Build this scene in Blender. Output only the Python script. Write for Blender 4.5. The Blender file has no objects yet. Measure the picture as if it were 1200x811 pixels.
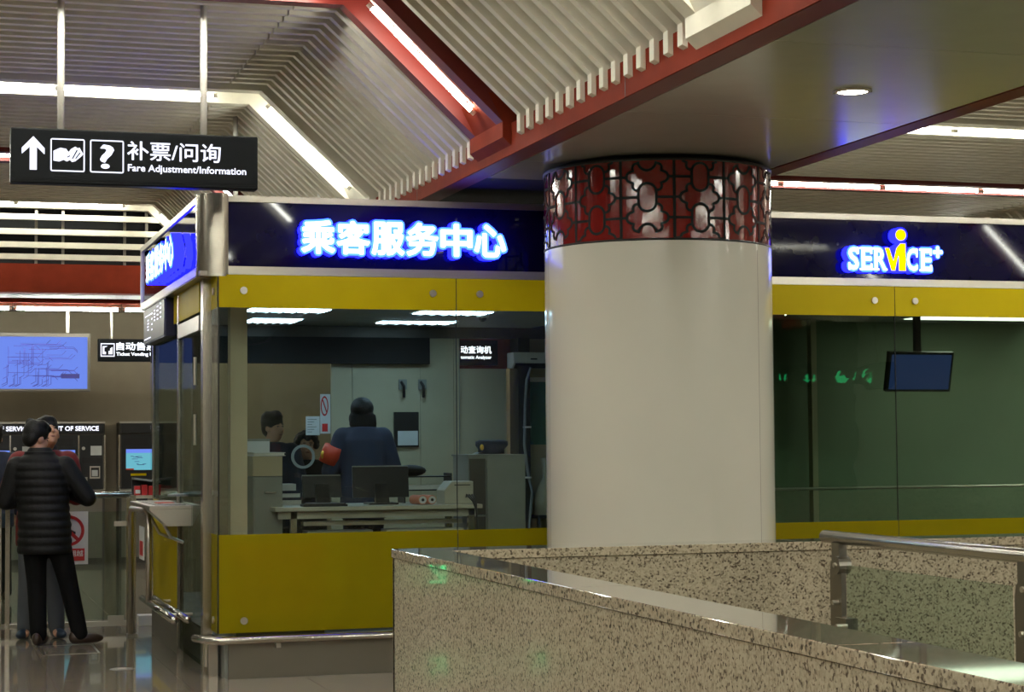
import bpy, bmesh, math, random
from mathutils import Vector, Matrix
random.seed(7)
scene = bpy.context.scene
C = scene.collection

# ------------------------------------------------------------------ camera
FPX, TILT, ROLL, YAW, EYE = 2240.0, 0.0505, -0.0080, -0.2985, 1.52
cy, sy = math.cos(YAW), math.sin(YAW)
right = Vector((cy, sy, 0)); fwd = Vector((-sy, cy, 0)); up = Vector((0, 0, 1))
F = fwd*math.cos(TILT) + up*math.sin(TILT)
u2 = up*math.cos(TILT) - fwd*math.sin(TILT)
R_ = right*math.cos(ROLL) + u2*math.sin(ROLL)
U_ = u2*math.cos(ROLL) - right*math.sin(ROLL)
cam_d = bpy.data.cameras.new('camera'); cam = bpy.data.objects.new('camera', cam_d); C.objects.link(cam)
cam_d.sensor_width = 36.0; cam_d.lens = 36.0*FPX/1200.0; cam_d.clip_end = 200
cam.matrix_world = Matrix(((R_.x, U_.x, -F.x, 0), (R_.y, U_.y, -F.y, 0), (R_.z, U_.z, -F.z, EYE), (0, 0, 0, 1)))
scene.camera = cam
# ------------------------------------------------------------------ light level
w = bpy.data.worlds.new('hall_ambient'); scene.world = w; w.use_nodes = True
w.node_tree.nodes['Background'].inputs[0].default_value = (1.0, 0.93, 0.82, 1)
w.node_tree.nodes['Background'].inputs[1].default_value = 0.05
vs = scene.view_settings
vs.view_transform = 'Standard'; vs.look = 'None'; vs.gamma = 1.0; vs.use_curve_mapping = False
vs.exposure = 0.02
TUBE, BLUE = 68.0, 8.0
try:
    scene.cycles.transparent_max_bounces = 24
    scene.cycles.sample_clamp_indirect = 6.0
    scene.cycles.caustics_reflective = False
except Exception:
    pass

# ------------------------------------------------------------------ materials
def lin(c):
    return tuple(((v/255)/12.92 if v/255 <= 0.04045 else ((v/255+0.055)/1.055)**2.4) for v in c) + (1,)
def base_mat(name):
    m = bpy.data.materials.new(name); m.use_nodes = True
    return m, m.node_tree, m.node_tree.nodes['Principled BSDF']
def mat(name, rgb, rough=0.5, metal=0.0, coat=0.0, var=0.06, scale=6.0, bump=0.0, bscale=60.0, spec=0.5):
    m, nt, p = base_mat(name)
    p.inputs['Roughness'].default_value = rough; p.inputs['Metallic'].default_value = metal
    p.inputs['Coat Weight'].default_value = coat; p.inputs['Coat Roughness'].default_value = 0.06; p.inputs['Specular IOR Level'].default_value = spec
    c = lin(rgb)
    tc = nt.nodes.new('ShaderNodeTexCoord'); n = nt.nodes.new('ShaderNodeTexNoise'); n.inputs['Scale'].default_value = scale
    n.inputs['Detail'].default_value = 3
    nt.links.new(tc.outputs['Object'], n.inputs['Vector'])
    r = nt.nodes.new('ShaderNodeValToRGB')
    r.color_ramp.elements[0].position = 0.3; r.color_ramp.elements[1].position = 0.7
    r.color_ramp.elements[0].color = tuple(v*(1-var) for v in c[:3])+(1,)
    r.color_ramp.elements[1].color = tuple(min(1, v*(1+var)) for v in c[:3])+(1,)
    nt.links.new(n.outputs['Fac'], r.inputs[0]); nt.links.new(r.outputs[0], p.inputs['Base Color'])
    if bump:
        n2 = nt.nodes.new('ShaderNodeTexNoise'); n2.inputs['Scale'].default_value = bscale
        nt.links.new(tc.outputs['Object'], n2.inputs['Vector'])
        b = nt.nodes.new('ShaderNodeBump'); b.inputs['Strength'].default_value = bump; b.inputs['Distance'].default_value = 0.01
        nt.links.new(n2.outputs['Fac'], b.inputs['Height']); nt.links.new(b.outputs[0], p.inputs['Normal'])
    return m
def brushed(name, rgb, rough=0.3, stretch=(1, 1, 40)):
    m, nt, p = base_mat(name)
    p.inputs['Metallic'].default_value = 1; p.inputs['Base Color'].default_value = lin(rgb)
    tc = nt.nodes.new('ShaderNodeTexCoord'); mp = nt.nodes.new('ShaderNodeMapping'); mp.inputs['Scale'].default_value = stretch
    n = nt.nodes.new('ShaderNodeTexNoise'); n.inputs['Scale'].default_value = 6
    mr = nt.nodes.new('ShaderNodeMapRange'); mr.inputs[3].default_value = rough-0.02; mr.inputs[4].default_value = rough+0.03
    nt.links.new(tc.outputs['Object'], mp.inputs[0]); nt.links.new(mp.outputs[0], n.inputs['Vector'])
    nt.links.new(n.outputs['Fac'], mr.inputs[0]); nt.links.new(mr.outputs[0], p.inputs['Roughness'])
    return m
def granite(name, light, mid, dark, scale, rough, amount=0.40, coat=0.0):
    m, nt, p = base_mat(name); L = nt.links
    tc = nt.nodes.new('ShaderNodeTexCoord'); g = nt.nodes.new('ShaderNodeNewGeometry')
    v = nt.nodes.new('ShaderNodeTexVoronoi'); v.inputs['Scale'].default_value = scale; v.inputs['Randomness'].default_value = 1
    nz = nt.nodes.new('ShaderNodeTexNoise'); nz.inputs['Scale'].default_value = scale*0.9; nz.inputs['Detail'].default_value = 2
    L.new(g.outputs['Position'], nz.inputs['Vector']); L.new(g.outputs['Position'], v.inputs['Vector'])
    sep = nt.nodes.new('ShaderNodeSeparateColor'); L.new(v.outputs['Color'], sep.inputs[0])
    mul = nt.nodes.new('ShaderNodeMath'); mul.operation = 'MULTIPLY_ADD'; mul.inputs[1].default_value = 0.6
    L.new(nz.outputs['Fac'], mul.inputs[0]); 
    sc = nt.nodes.new('ShaderNodeMath'); sc.operation = 'MULTIPLY'; sc.inputs[1].default_value = 0.55
    L.new(sep.outputs[0], sc.inputs[0]); L.new(sc.outputs[0], mul.inputs[2])
    r = nt.nodes.new('ShaderNodeValToRGB'); e = r.color_ramp.elements
    e[0].position = amount-0.10; e[0].color = lin(dark); e[1].position = amount+0.06; e[1].color = lin(mid)
    x = e.new(0.75); x.color = lin(light)
    L.new(mul.outputs[0], r.inputs[0]); L.new(r.outputs[0], p.inputs['Base Color'])
    p.inputs['Roughness'].default_value = rough; p.inputs['Coat Weight'].default_value = coat; p.inputs['Coat Roughness'].default_value = 0.03
    return m
def emit(name, rgb, s):
    m = bpy.data.materials.new(name); m.use_nodes = True; nt = m.node_tree; nt.nodes.clear()
    e = nt.nodes.new('ShaderNodeEmission'); o = nt.nodes.new('ShaderNodeOutputMaterial')
    e.inputs[0].default_value = lin(rgb); e.inputs[1].default_value = s
    nt.links.new(e.outputs[0], o.inputs[0]); return m
def glass(name, tint, ior=1.45, alpha_dark=0.0, dark=(10, 20, 16), rough=0.0, flat=None):
    m = bpy.data.materials.new(name); m.use_nodes = True; nt = m.node_tree; nt.nodes.clear(); L = nt.links
    o = nt.nodes.new('ShaderNodeOutputMaterial'); t = nt.nodes.new('ShaderNodeBsdfTransparent'); t.inputs[0].default_value = tint+(1,)
    gl = nt.nodes.new('ShaderNodeBsdfGlossy'); gl.inputs['Roughness'].default_value = rough
    fr = nt.nodes.new('ShaderNodeFresnel'); gb = nt.nodes.new('ShaderNodeNewGeometry'); mr = nt.nodes.new('ShaderNodeMapRange'); mr.inputs[3].default_value = ior; mr.inputs[4].default_value = 1/ior
    L.new(gb.outputs['Backfacing'], mr.inputs[0]); L.new(mr.outputs[0], fr.inputs[0])
    mx = nt.nodes.new('ShaderNodeMixShader')
    tc = nt.nodes.new('ShaderNodeNewGeometry'); nz = nt.nodes.new('ShaderNodeTexNoise'); nz.inputs['Scale'].default_value = 2.2
    bp = nt.nodes.new('ShaderNodeBump'); bp.inputs['Strength'].default_value = 0.006; bp.inputs['Distance'].default_value = 0.3
    L.new(tc.outputs['Position'], nz.inputs['Vector']); L.new(nz.outputs['Fac'], bp.inputs['Height'])
    L.new(bp.outputs[0], gl.inputs['Normal'])
    body = t.outputs[0]
    if alpha_dark:
        d = nt.nodes.new('ShaderNodeBsdfDiffuse'); d.inputs[0].default_value = lin(dark)
        m2 = nt.nodes.new('ShaderNodeMixShader'); m2.inputs[0].default_value = alpha_dark
        L.new(t.outputs[0], m2.inputs[1]); L.new(d.outputs[0], m2.inputs[2]); body = m2.outputs[0]
    (L.new(fr.outputs[0], mx.inputs[0]) if flat is None else None); mx.inputs[0].default_value = flat or 0.0; L.new(body, mx.inputs[1]); L.new(gl.outputs[0], mx.inputs[2]); L.new(mx.outputs[0], o.inputs[0])
    return m
M = dict(
    slat=mat('slat_paint', (226, 220, 202), 0.5), red=mat('red_paint', (122, 46, 30), 0.7, var=0.1, spec=0.06), maroon=mat('maroon_paint', (104, 32, 24), 0.45, spec=0.3),
    deck=mat('ceiling_void', (52, 49, 44), 0.9), soffit=mat('soffit_panel', (200, 199, 192), 0.22, metal=0.45, var=0.02),
    column=mat('white_enamel', (208, 205, 192), 0.22, coat=0.6, var=0.015, scale=2), bandred=mat('red_lacquer', (120, 26, 22), 0.12, coat=1.0, var=0.12),
    black=mat('black_paint', (14, 13, 13), 0.4), wall=mat('beige_wall_panel', (150, 138, 114), 0.55, var=0.04), 
    steel=brushed('brushed_steel', (200, 194, 182), 0.34), steelv=brushed('brushed_steel_upright', (196, 190, 176), 0.24, (40, 40, 1)),
    darksteel=brushed('grey_steel', (138, 134, 124), 0.34), 
    yellow=mat('yellow_film', (186, 166, 2), 0.5, var=0.03, spec=0.12), acrylic=mat('dark_acrylic_blue_glow', (9, 8, 40), 0.04, var=0.1, spec=0.3),  # acrylic: blue glow of the letters put into its dark base colour
    granite=granite('speckled_granite', (196, 185, 161), (172, 161, 138), (92, 81, 69), 112, 0.16, 0.40, coat=0.3),
    granite_cap=granite('polished_granite', (200, 188, 163), (176, 164, 140), (92, 81, 69), 112, 0.05, 0.40, coat=1.0),
    floor=granite('floor_granite', (160, 149, 130), (140, 129, 112), (100, 91, 79), 90, 0.10, 0.36, coat=0.5),
    joint=mat('grout', (70, 62, 52), 0.7), glass=glass('clear_glass', (0.90, 0.94, 0.92)), sglass=glass('side_glass', (0.66, 0.70, 0.67), flat=0.07),
    gglass=glass('green_glass', (0.66, 0.77, 0.70), ior=1.6), rglass=glass('tinted_green_glass', (0.50, 0.64, 0.54)), railglass=glass('balustrade_glass', (0.80, 0.88, 0.83)),
    tube=emit('fluorescent_tube', (250, 251, 238), TUBE), tubecap=mat('tube_cap', (210, 205, 195), 0.4),
    panel_light=emit('booth_ceiling_light', (190, 228, 255), 15.0), spot=emit('downlight_lens', (255, 246, 228), 30.0),
    white_led=emit('white_letter', (240, 246, 255), 2.2), blue_led=emit('blue_letter_return', (20, 22, 255), BLUE), cyan_led=emit('cyan_letter_edge', (120, 210, 255), 1.0), yellow_led=emit('yellow_letter', (255, 226, 0), 1.3),
    sign_white=emit('sign_lettering', (236, 238, 255), 1.6), sign_body=mat('black_sign_body', (12, 15, 18), 0.4, spec=0.12),
    screen=emit('map_screen', (120, 150, 255), 0.85), screen_line=mat('map_line', (70, 70, 150), 0.5), teal_screen=emit('machine_screen', (120, 205, 225), 0.75),
    white=mat('white_paint', (225, 223, 214), 0.5), paper=mat('paper', (205, 208, 206), 0.8), signred=mat('sign_red', (196, 34, 34), 0.5),
    grey=mat('grey_enamel', (134, 138, 132), 0.4), dgrey=mat('dark_plastic', (24, 25, 27), 0.35), mgrey=mat('machine_grey', (70, 66, 60), 0.4, metal=0.3),
    desk=mat('desk_top', (178, 176, 160), 0.4), beige=mat('booth_beige', (176, 168, 140), 0.55, var=0.03), inner_ceiling=mat('booth_ceiling_tile', (150, 156, 156), 0.6),
    low_ceiling=mat('low_ceiling_panel', (150, 144, 132), 0.6), lattice=mat('black_lattice', (6, 6, 6), 0.8), dim_panel=emit('dim_panel_light', (255, 250, 232), 3.2), dim_screen=emit('dim_screen', (70, 90, 150), 0.35), void=mat('void_black', (5, 5, 6), 0.8), lgreen=mat('pale_green_wall', (124, 140, 116), 0.7, var=0.12, scale=0.8), orange=mat('orange_roll', (206, 130, 104), 0.6),
    skin=mat('skin', (196, 146, 118), 0.5), lip=mat('lip', (150, 96, 84), 0.5), railsteel=brushed('polished_rail_steel', (200, 195, 184), 0.2), hallend=mat('hall_end_wall', (92, 84, 74), 0.8), hair=mat('black_hair', (12, 11, 11), 0.5, spec=0.3, bump=0.4, bscale=120), puffer=mat('black_nylon', (8, 8, 9), 0.62, spec=0.25, bump=0.2, bscale=30),
    trouser=mat('black_trousers', (9, 9, 10), 0.8, spec=0.15), brownshoe=mat('brown_leather', (44, 30, 20), 0.4), jeans=mat('grey_jeans', (70, 74, 80), 0.8), redjacket=mat('red_jacket', (112, 18, 22), 0.6),
    greyjacket=mat('charcoal_jacket', (52, 52, 56), 0.7), navy=mat('navy_wool', (34, 42, 62), 0.8), armband=mat('orange_red_armband', (200, 62, 30), 0.5), blueshoe=mat('blue_trainers', (28, 44, 62), 0.5), whiteshoe=mat('white_trainers', (200, 200, 196), 0.5),
    cable=mat('grey_cable', (130, 134, 134), 0.5), teal=mat('teal_glass_back', (70, 120, 105), 0.5), gold=mat('gold_badge', (200, 160, 60), 0.3, metal=0.8), purple=mat('map_marks', (70, 60, 170), 0.6),
)
def film(name, rgb, t):
    m = mat(name, rgb, 0.4, var=0.03, spec=0.25); nt = m.node_tree; p = nt.nodes['Principled BSDF']; o = nt.nodes['Material Output']
    tr = nt.nodes.new('ShaderNodeBsdfTransparent'); tr.inputs[0].default_value = (0.72, 0.64, 0.02, 1); mx = nt.nodes.new('ShaderNodeMixShader'); mx.inputs[0].default_value = t
    nt.links.new(p.outputs[0], mx.inputs[1]); nt.links.new(tr.outputs[0], mx.inputs[2]); nt.links.new(mx.outputs[0], o.inputs[0]); return m
M['yellow_film_low'] = film('translucent_yellow_film', (178, 164, 2), 0.62)
M['green_led'] = emit('green_arrow', (40, 255, 150), 2.6)

# ------------------------------------------------------------------ mesh helpers
class MB:
    def __init__(s): s.v = []; s.f = []
    def add(s, v, f):
        o = len(s.v); s.v += [tuple(p) for p in v]; s.f += [[i+o for i in q] for q in f]; return s
    def box(s, x0, x1, y0, y1, z0, z1):
        x0, x1 = min(x0, x1), max(x0, x1); y0, y1 = min(y0, y1), max(y0, y1); z0, z1 = min(z0, z1), max(z0, z1)
        v = [(x0, y0, z0), (x1, y0, z0), (x1, y1, z0), (x0, y1, z0), (x0, y0, z1), (x1, y0, z1), (x1, y1, z1), (x0, y1, z1)]
        return s.add(v, [[0, 3, 2, 1], [4, 5, 6, 7], [0, 1, 5, 4], [1, 2, 6, 5], [2, 3, 7, 6], [3, 0, 4, 7]])
    def prism(s, poly, axis, a0, a1):
        n = len(poly)
        def P(p, a):
            return {'x': (a, p[0], p[1]), 'y': (p[0], a, p[1]), 'z': (p[0], p[1], a)}[axis]
        v = [P(p, a0) for p in poly] + [P(p, a1) for p in poly]
        f = [list(range(n)), list(range(2*n-1, n-1, -1))] + [[(i+1) % n, i, n+i, n+(i+1) % n] for i in range(n)]
        return s.add(v, f)
    def tube(s, pts, r, seg=10, caps=True):
        pts = [Vector(p) for p in pts]; rs = r if isinstance(r, (list, tuple)) else [r]*len(pts)
        v = []; f = []; n = len(pts); prev = None
        for i, p in enumerate(pts):
            d = ((pts[min(i+1, n-1)]-p).normalized() + (p-pts[max(i-1, 0)]).normalized()).normalized()
            if prev is None:
                a = Vector((0, 0, 1)) if abs(d.z) < 0.9 else Vector((1, 0, 0)); a = (a - d*a.dot(d)).normalized()
            else:
                a = (prev - d*prev.dot(d)).normalized()
            prev = a; b = d.cross(a)
            for k in range(seg):
                t = 2*math.pi*k/seg; v.append(p + a*math.cos(t)*rs[i] + b*math.sin(t)*rs[i])
        for i in range(n-1):
            for k in range(seg):
                k2 = (k+1) % seg; f.append([i*seg+k, i*seg+k2, (i+1)*seg+k2, (i+1)*seg+k])
        if caps: f += [list(range(seg-1, -1, -1)), list(range((n-1)*seg, n*seg))]
        return s.add(v, f)
    def lathe(s, prof, cx, cy, seg=24, a0=0.0, a1=2*math.pi, thick=None):
        full = abs(a1-a0-2*math.pi) < 1e-6; n = len(prof); cols = seg if full else seg+1; v = []; f = []
        for k in range(cols):
            t = a0+(a1-a0)*k/seg
            for (r, z) in prof: v.append((cx+r*math.cos(t), cy+r*math.sin(t), z))
        for k in range(seg):
            k2 = (k+1) % cols
            for i in range(n-1): f.append([k*n+i, k2*n+i, k2*n+i+1, k*n+i+1])
        return s.add(v, f)
    def ball(s, c, r, seg=12, rings=8, Mx=None):
        c = Vector(c); r = Vector(r) if not isinstance(r, (int, float)) else Vector((r, r, r)); v = []; f = []
        def T(p):
            p = Vector((p[0]*r.x, p[1]*r.y, p[2]*r.z))
            return c + (Mx @ p if Mx else p)
        v.append(T((0, 0, -1)))
        for i in range(1, rings):
            ph = -math.pi/2+math.pi*i/rings
            for k in range(seg):
                t = 2*math.pi*k/seg; v.append(T((math.cos(ph)*math.cos(t), math.cos(ph)*math.sin(t), math.sin(ph))))
        v.append(T((0, 0, 1))); top = len(v)-1
        for k in range(seg): f.append([0, 1+(k+1) % seg, 1+k]); f.append([top, top-seg+k, top-seg+(k+1) % seg])
        for i in range(rings-2):
            for k in range(seg):
                k2 = (k+1) % seg; f.append([1+i*seg+k, 1+i*seg+k2, 1+(i+1)*seg+k2, 1+(i+1)*seg+k])
        return s.add(v, f)
    def cone(s, p0, r0, p1, r1, seg=12):
        s.tube([p0, p1], [r0, r1], seg); s.ball(p0, r0, seg, 8); s.ball(p1, r1, seg, 8); return s
    def loft(s, rows, seg=20):   # rows: (z, cx, cy, rx, ry)
        v = []; f = []; n = len(rows)
        for (z, cx, cy_, rx, ry) in rows:
            for k in range(seg):
                t = 2*math.pi*k/seg; v.append((cx+rx*math.cos(t), cy_+ry*math.sin(t), z))
        for i in range(n-1):
            for k in range(seg):
                k2 = (k+1) % seg; f.append([i*seg+k, i*seg+k2, (i+1)*seg+k2, (i+1)*seg+k])
        f += [list(range(seg-1, -1, -1)), list(range((n-1)*seg, n*seg))]
        return s.add(v, f)
    def mesh(s, name, off=(0, 0, 0), smooth=False, fix=True):
        me = bpy.data.meshes.new(name)
        me.from_pydata([(p[0]-off[0], p[1]-off[1], p[2]-off[2]) for p in s.v], [], s.f)
        if fix:
            bm = bmesh.new(); bm.from_mesh(me); bmesh.ops.recalc_face_normals(bm, faces=bm.faces); bm.to_mesh(me); bm.free()
        if smooth:
            for p in me.polygons: p.use_smooth = True
        me.update(); return me
def root_loc(o):
    l = Vector((0, 0, 0))
    while o is not None: l += o.location; o = o.parent
    return l
def obj(name, mb, m, parent=None, smooth=False, off=None, bevel=0.0):
    """mesh given in world coordinates; kept in place under its parent"""
    o0 = root_loc(parent) if parent else Vector((0, 0, 0))
    me = mb.mesh(name, o0, smooth) if isinstance(mb, MB) else mb
    o = bpy.data.objects.new(name, me); C.objects.link(o)
    if m is not None:
        me.materials.clear(); me.materials.append(M[m] if isinstance(m, str) else m)
    if parent: o.parent = parent
    if bevel:
        b = o.modifiers.new('bevel', 'BEVEL'); b.width = bevel; b.segments = 2; b.limit_method = 'ANGLE'
    if smooth: 
        pass
    return o
def tag(o, label=None, cat=None, group=None, kind=None):
    if label: o['label'] = label
    if cat: o['category'] = cat
    if group: o['group'] = group
    if kind: o['kind'] = kind
    return o
def thing(name, label, cat, loc=(0, 0, 0), group=None, rotz=0.0):
    o = bpy.data.objects.new(name, None); o.empty_display_size = 0.1; C.objects.link(o); o.location = loc; o.rotation_euler = (0, 0, rotz)
    return tag(o, label, cat, group)
def struct(name, mb, m, parent=None, **k):
    o = obj(name, mb, m, parent, **k)
    if parent is None: o['kind'] = 'structure'
    return o
def B(*a): return MB().box(*a)
def inst(name, me, parent, loc, rotz=0.0):
    o = bpy.data.objects.new(name, me); C.objects.link(o); o.parent = parent
    o.location = Vector(loc) - (root_loc(parent) if parent else Vector()); o.rotation_euler = (0, 0, rotz); return o

# text -> mesh, fitted to a box on a plane; u = reading direction, v = up
def text_raw(s, bold=0.0, extrude=0.0, res=3):
    cu = bpy.data.curves.new('lettering', 'FONT'); cu.body = s; cu.size = 1.0; cu.extrude = extrude; cu.resolution_u = res
    o = bpy.data.objects.new('lettering', cu); C.objects.link(o)
    dg = bpy.context.evaluated_depsgraph_get(); me = bpy.data.meshes.new_from_object(o.evaluated_get(dg))
    bpy.data.objects.remove(o); bpy.data.curves.remove(cu)
    if bold > 0:      # heavier weight: the same outline laid side by side
        v0 = [tuple(v.co) for v in me.vertices]; f0 = [list(p.vertices) for p in me.polygons]; v = []; f = []
        n = 8 if bold < 0.035 else 12
        for k in range(n+1):
            dx, dy = (0, 0) if k == n else (bold*math.cos(2*math.pi*k/n), bold*math.sin(2*math.pi*k/n)); o_ = len(v)
            v += [(a+dx, b+dy, c+(k-n/2)*1e-4) for a, b, c in v0]; f += [[i+o_ for i in q] for q in f0]
        bpy.data.meshes.remove(me); me = bpy.data.meshes.new('lettering'); me.from_pydata(v, [], f); me.update()
    return me
FRONT = (Vector((1, 0, 0)), Vector((0, 0, 1))); SIDE = (Vector((0, -1, 0)), Vector((0, 0, 1)))
def lettering(name, s, org, width, height, m, parent, plane=FRONT, bold=0.0, extrude=0.0, fit=None, res=3, bb=None):
    me = text_raw(s, bold, extrude, res); xs = [v.co.x for v in me.vertices]; ys = [v.co.y for v in me.vertices]
    if not xs: return None
    x0, x1, y0, y1 = bb or (min(xs), max(xs), min(ys), max(ys)); u, v_ = plane; n = u.cross(v_); org = Vector(org); off = root_loc(parent) if parent else Vector()
    sx, sz = width/(x1-x0), height/(y1-y0)
    for vt in me.vertices:
        c = vt.co; vt.co = org + u*((c.x-x0)*sx) + v_*((c.y-y0)*sz) + n*(c.z*min(sx, sz)) - off
    me.update()
    o = bpy.data.objects.new(name, me); C.objects.link(o); me.materials.clear(); me.materials.append(M[m]); o.parent = parent
    return o, (x0, x1, y0, y1)

# ================================================================== SETTING
# floor: slab with raised tiles in the part the picture shows
fl = struct('floor', B(-12, 18, -8, 27, -0.3, -0.004), 'joint')
TS = 0.8
tile_me = MB().box(-TS/2+0.0015, TS/2-0.0015, -TS/2+0.0015, TS/2-0.0015, -0.004, 0.0).mesh('floor_tile'); tile_me.materials.append(M['floor'])
rest = MB()
for i in range(-15, 23):
    for j in range(-10, 34):
        x, y = (i+0.5)*TS, (j+0.5)*TS
        px_ok = -1.2 < x < 4.4 and 10.6 < y < 20.2
        if px_ok: inst('tile', tile_me, fl, (x, y, 0))
        else: rest.box(x-TS/2+0.0015, x+TS/2-0.0015, y-TS/2+0.0015, y+TS/2-0.0015, -0.004, 0.0)
t = obj('tile_field', rest, 'floor', fl); t['kind'] = 'stuff'

# ceilings: slatted vaults either side of the soffit
ZC = 4.25
FX, AX, BXZ, CXZ = 2.47, (3.335, 3.454), (3.335, 3.35), (3.40, 3.318)
slope_poly = [(2.2, ZC), (FX, ZC), AX, BXZ, CXZ, (3.40, 3.62), (2.56, ZC+0.17), (2.2, ZC+0.17)]
ST = 0.06
slat_slope = MB().prism(slope_poly, 'y', -ST/2, ST/2).mesh('slat_slope'); slat_slope.materials.append(M['slat'])
slat_flat = MB().box(-3.8, 2.185, -ST/2, ST/2, ZC, ZC+0.17).mesh('slat_flat'); slat_flat.materials.append(M['slat'])
slat_flat_r = MB().box(6.2, 12.215, -ST/2, ST/2, ZC, ZC+0.17).mesh('slat_flat'); slat_flat_r.materials.append(M['slat'])
DX = 10.03
def deck(x0, x1, xl, xr):
    m = MB(); m.box(x0-0.05, x1+0.05, -8, 22.6, ZC+0.3, ZC+0.34)
    m.prism([(x1, ZC+0.3), (xr, 3.62), (xr+0.04, 3.66), (x1+0.05, ZC+0.34)], 'y', -8, 22.6)
    m.prism([(x0, ZC+0.3), (xl, 3.40), (xl-0.04, 3.44), (x0-0.05, ZC+0.34)], 'y', -8, 22.6)
    return m
ceil_l = struct('ceiling_left', deck(-3.8, 2.6, -4.7, 3.41), 'deck')
ceil_r = struct('ceiling_right', deck(6.2, 12.6, 5.3, 13.44), 'deck')
rows = [7.665+3.605*k for k in range(-3, 5)]
for i, tc in enumerate(rows):
    red = (i % 2 == 0)          # 7.665 is index 3 -> white
    m1 = 'red' if red else 'slat'; m2 = 'maroon' if red else 'slat'
    if i < len(rows)-1:
        for k in range(15):
            yy = tc+0.36+0.13+0.18*k
            inst('slat', slat_flat, ceil_l, (0, yy, 0)); inst('slat', slat_slope, ceil_l, (0, yy, 0))
            inst('slat', slat_flat_r, ceil_r, (0, yy, 0)); inst('slat', slat_slope, ceil_r, (DX, yy, 0))
    drop = 0.0
    for dx, par, xa in ((0, ceil_l, -3.8), (DX, ceil_r, 6.2)):
        lip = [(xa, ZC-0.01), (FX-0.005+dx, ZC-0.01), (3.31+dx, 3.447), (3.31+dx, 3.355), (3.40+dx, 3.275), (3.40+dx, 3.62), (2.56+dx, ZC+0.2), (xa, ZC+0.2)]
        obj('trough_lip', MB().prism(lip, 'y', tc-0.36, tc-0.23), m2, par)
        obj('trough_lip', MB().prism(lip, 'y', tc+0.24, tc+0.36), m2, par)
        basep = [(xa, ZC+0.14), (FX+0.06+dx, ZC+0.14), (3.37+dx, 3.56), (3.40+dx, 3.6), (2.56+dx, ZC+0.2), (xa, ZC+0.2)]
        obj('trough_base', MB().prism(basep, 'y', tc-0.23, tc+0.24), m1, par)
        obj('trough_end', MB().prism([(3.309+dx, 3.449), (3.309+dx, 3.354), (3.401+dx, 3.272), (3.401+dx, 3.62), (3.22+dx, 3.62)], 'y', tc-0.361, tc+0.361), m1, par)
# fluorescent tubes
def tube_light(p0, p1, label, group=None, r=0.015):
    p0, p1 = Vector(p0), Vector(p1); d = (p1-p0).normalized(); mid = (p0+p1)/2
    n = Vector((d.z, 0, -d.x)) if abs(d.x) > 0.1 else Vector((0, 0, -1))
    if n.z > 0: n = -n
    t = thing('fluorescent_light', label, 'light', mid, group)
    h = MB(); a, b = p0-d*0.04-n*0.03, p1+d*0.04-n*0.03; sd = d.cross(n).normalized()*0.016
    q = [a+sd, a-sd, b-sd, b+sd]; q2 = [x-n*0.05 for x in q]
    h.add(q+q2, [[0, 1, 2, 3], [7, 6, 5, 4], [0, 4, 5, 1], [1, 5, 6, 2], [2, 6, 7, 3], [3, 7, 4, 0]]); obj('batten', h, 'white', t)
    obj('tube', MB().tube([p0, p1], r, 10), 'tube', t, smooth=True)
    for e, s in ((p0, -1), (p1, 1)):
        obj('end_cap', MB().tube([e+d*s*0.002, e+d*s*0.035], r*1.1, 8), 'tubecap', t)
NM = {1: 'far behind the viewer'}
def sl(tc, f0, f1, dx=0):
    a = Vector((FX+0.02, 0, ZC+0.02)); b = Vector((3.33, 0, 3.46)); d = b-a
    return (a.x+d.x*f0+dx, tc+0.0, a.z+d.z*f0), (a.x+d.x*f1+dx, tc+0.0, a.z+d.z*f1)
names = ['', '', '', 'the pale trough above the parapet', 'the red trough', 'the pale trough behind the hanging sign', 'the red trough behind the fare sign', 'the pale trough over the louvre wall']
for i, tc in enumerate(rows):
    z = ZC+0.035
    inview = i >= 3
    if i >= 5:     # flat tubes, one by one
        xs = [(-3.6+1.21*k-0.02, -3.6+1.21*k+1.13) for k in range(5)]
        xs = [(x0+(2.19-2.41), x1+(2.19-2.41)) for x0, x1 in xs]
        for k, (x0, x1) in enumerate(xs):
            vis = x1 > 0.45
            if i == 6: vis = x1 > 0.6
            tube_light((x0, tc+0.06, z-0.02), (x1, tc+0.06, z-0.02), ('flat tube in %s, %s' % (names[i], ['', '', '', 'cut by the left picture edge', 'nearest the ceiling fold'][k])) if (vis and k >= 3) else 'ceiling tube left of the picture in a flat trough', None if (vis and k >= 3) else 'ceiling tubes outside the picture')
        for k in range(5):
            x0 = 6.35+1.21*k
            lab = ['first', 'second', 'third', 'fourth', 'fifth'][k]
            tube_light((x0, tc+0.09, z-0.03), (x0+1.13, tc+0.09, z-0.03), '%s of the ceiling tubes over the SERVICE sign, %s row' % (lab, ['', '', '', '', '', 'front pale', 'red', 'rear pale'][i]), 'tubes over the right half of the booth')
    else:
        for dx, xa in ((0, -3.6), (DX, 6.4)):
            for k in range(4):  # unseen rows get added twin tubes to brighten the hall
                xb = xa+3.0*(k//2); yb = tc+(0.09 if k % 2 else -0.09)
                tube_light((xb, yb, z), (xb+2.9, yb, z), 'unseen ceiling tube above the viewer, its row doubled for added light', 'ceiling tubes outside the picture')
    p0, p1 = sl(tc, 0.12, 0.86)
    tube_light(p0, p1, ['sloping tube behind the viewer on the left vault']*3 and ('sloping white tube in '+names[i] if i >= 4 else 'sloping ceiling tube in a trough nearer than the picture shows'), None if i >= 4 else 'ceiling tubes outside the picture')
    p0, p1 = sl(tc, 0.12, 0.86, DX)
    tube_light(p0, p1, 'sloping ceiling tube at the far right vault edge', 'sloping tubes of the right vault')

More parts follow.
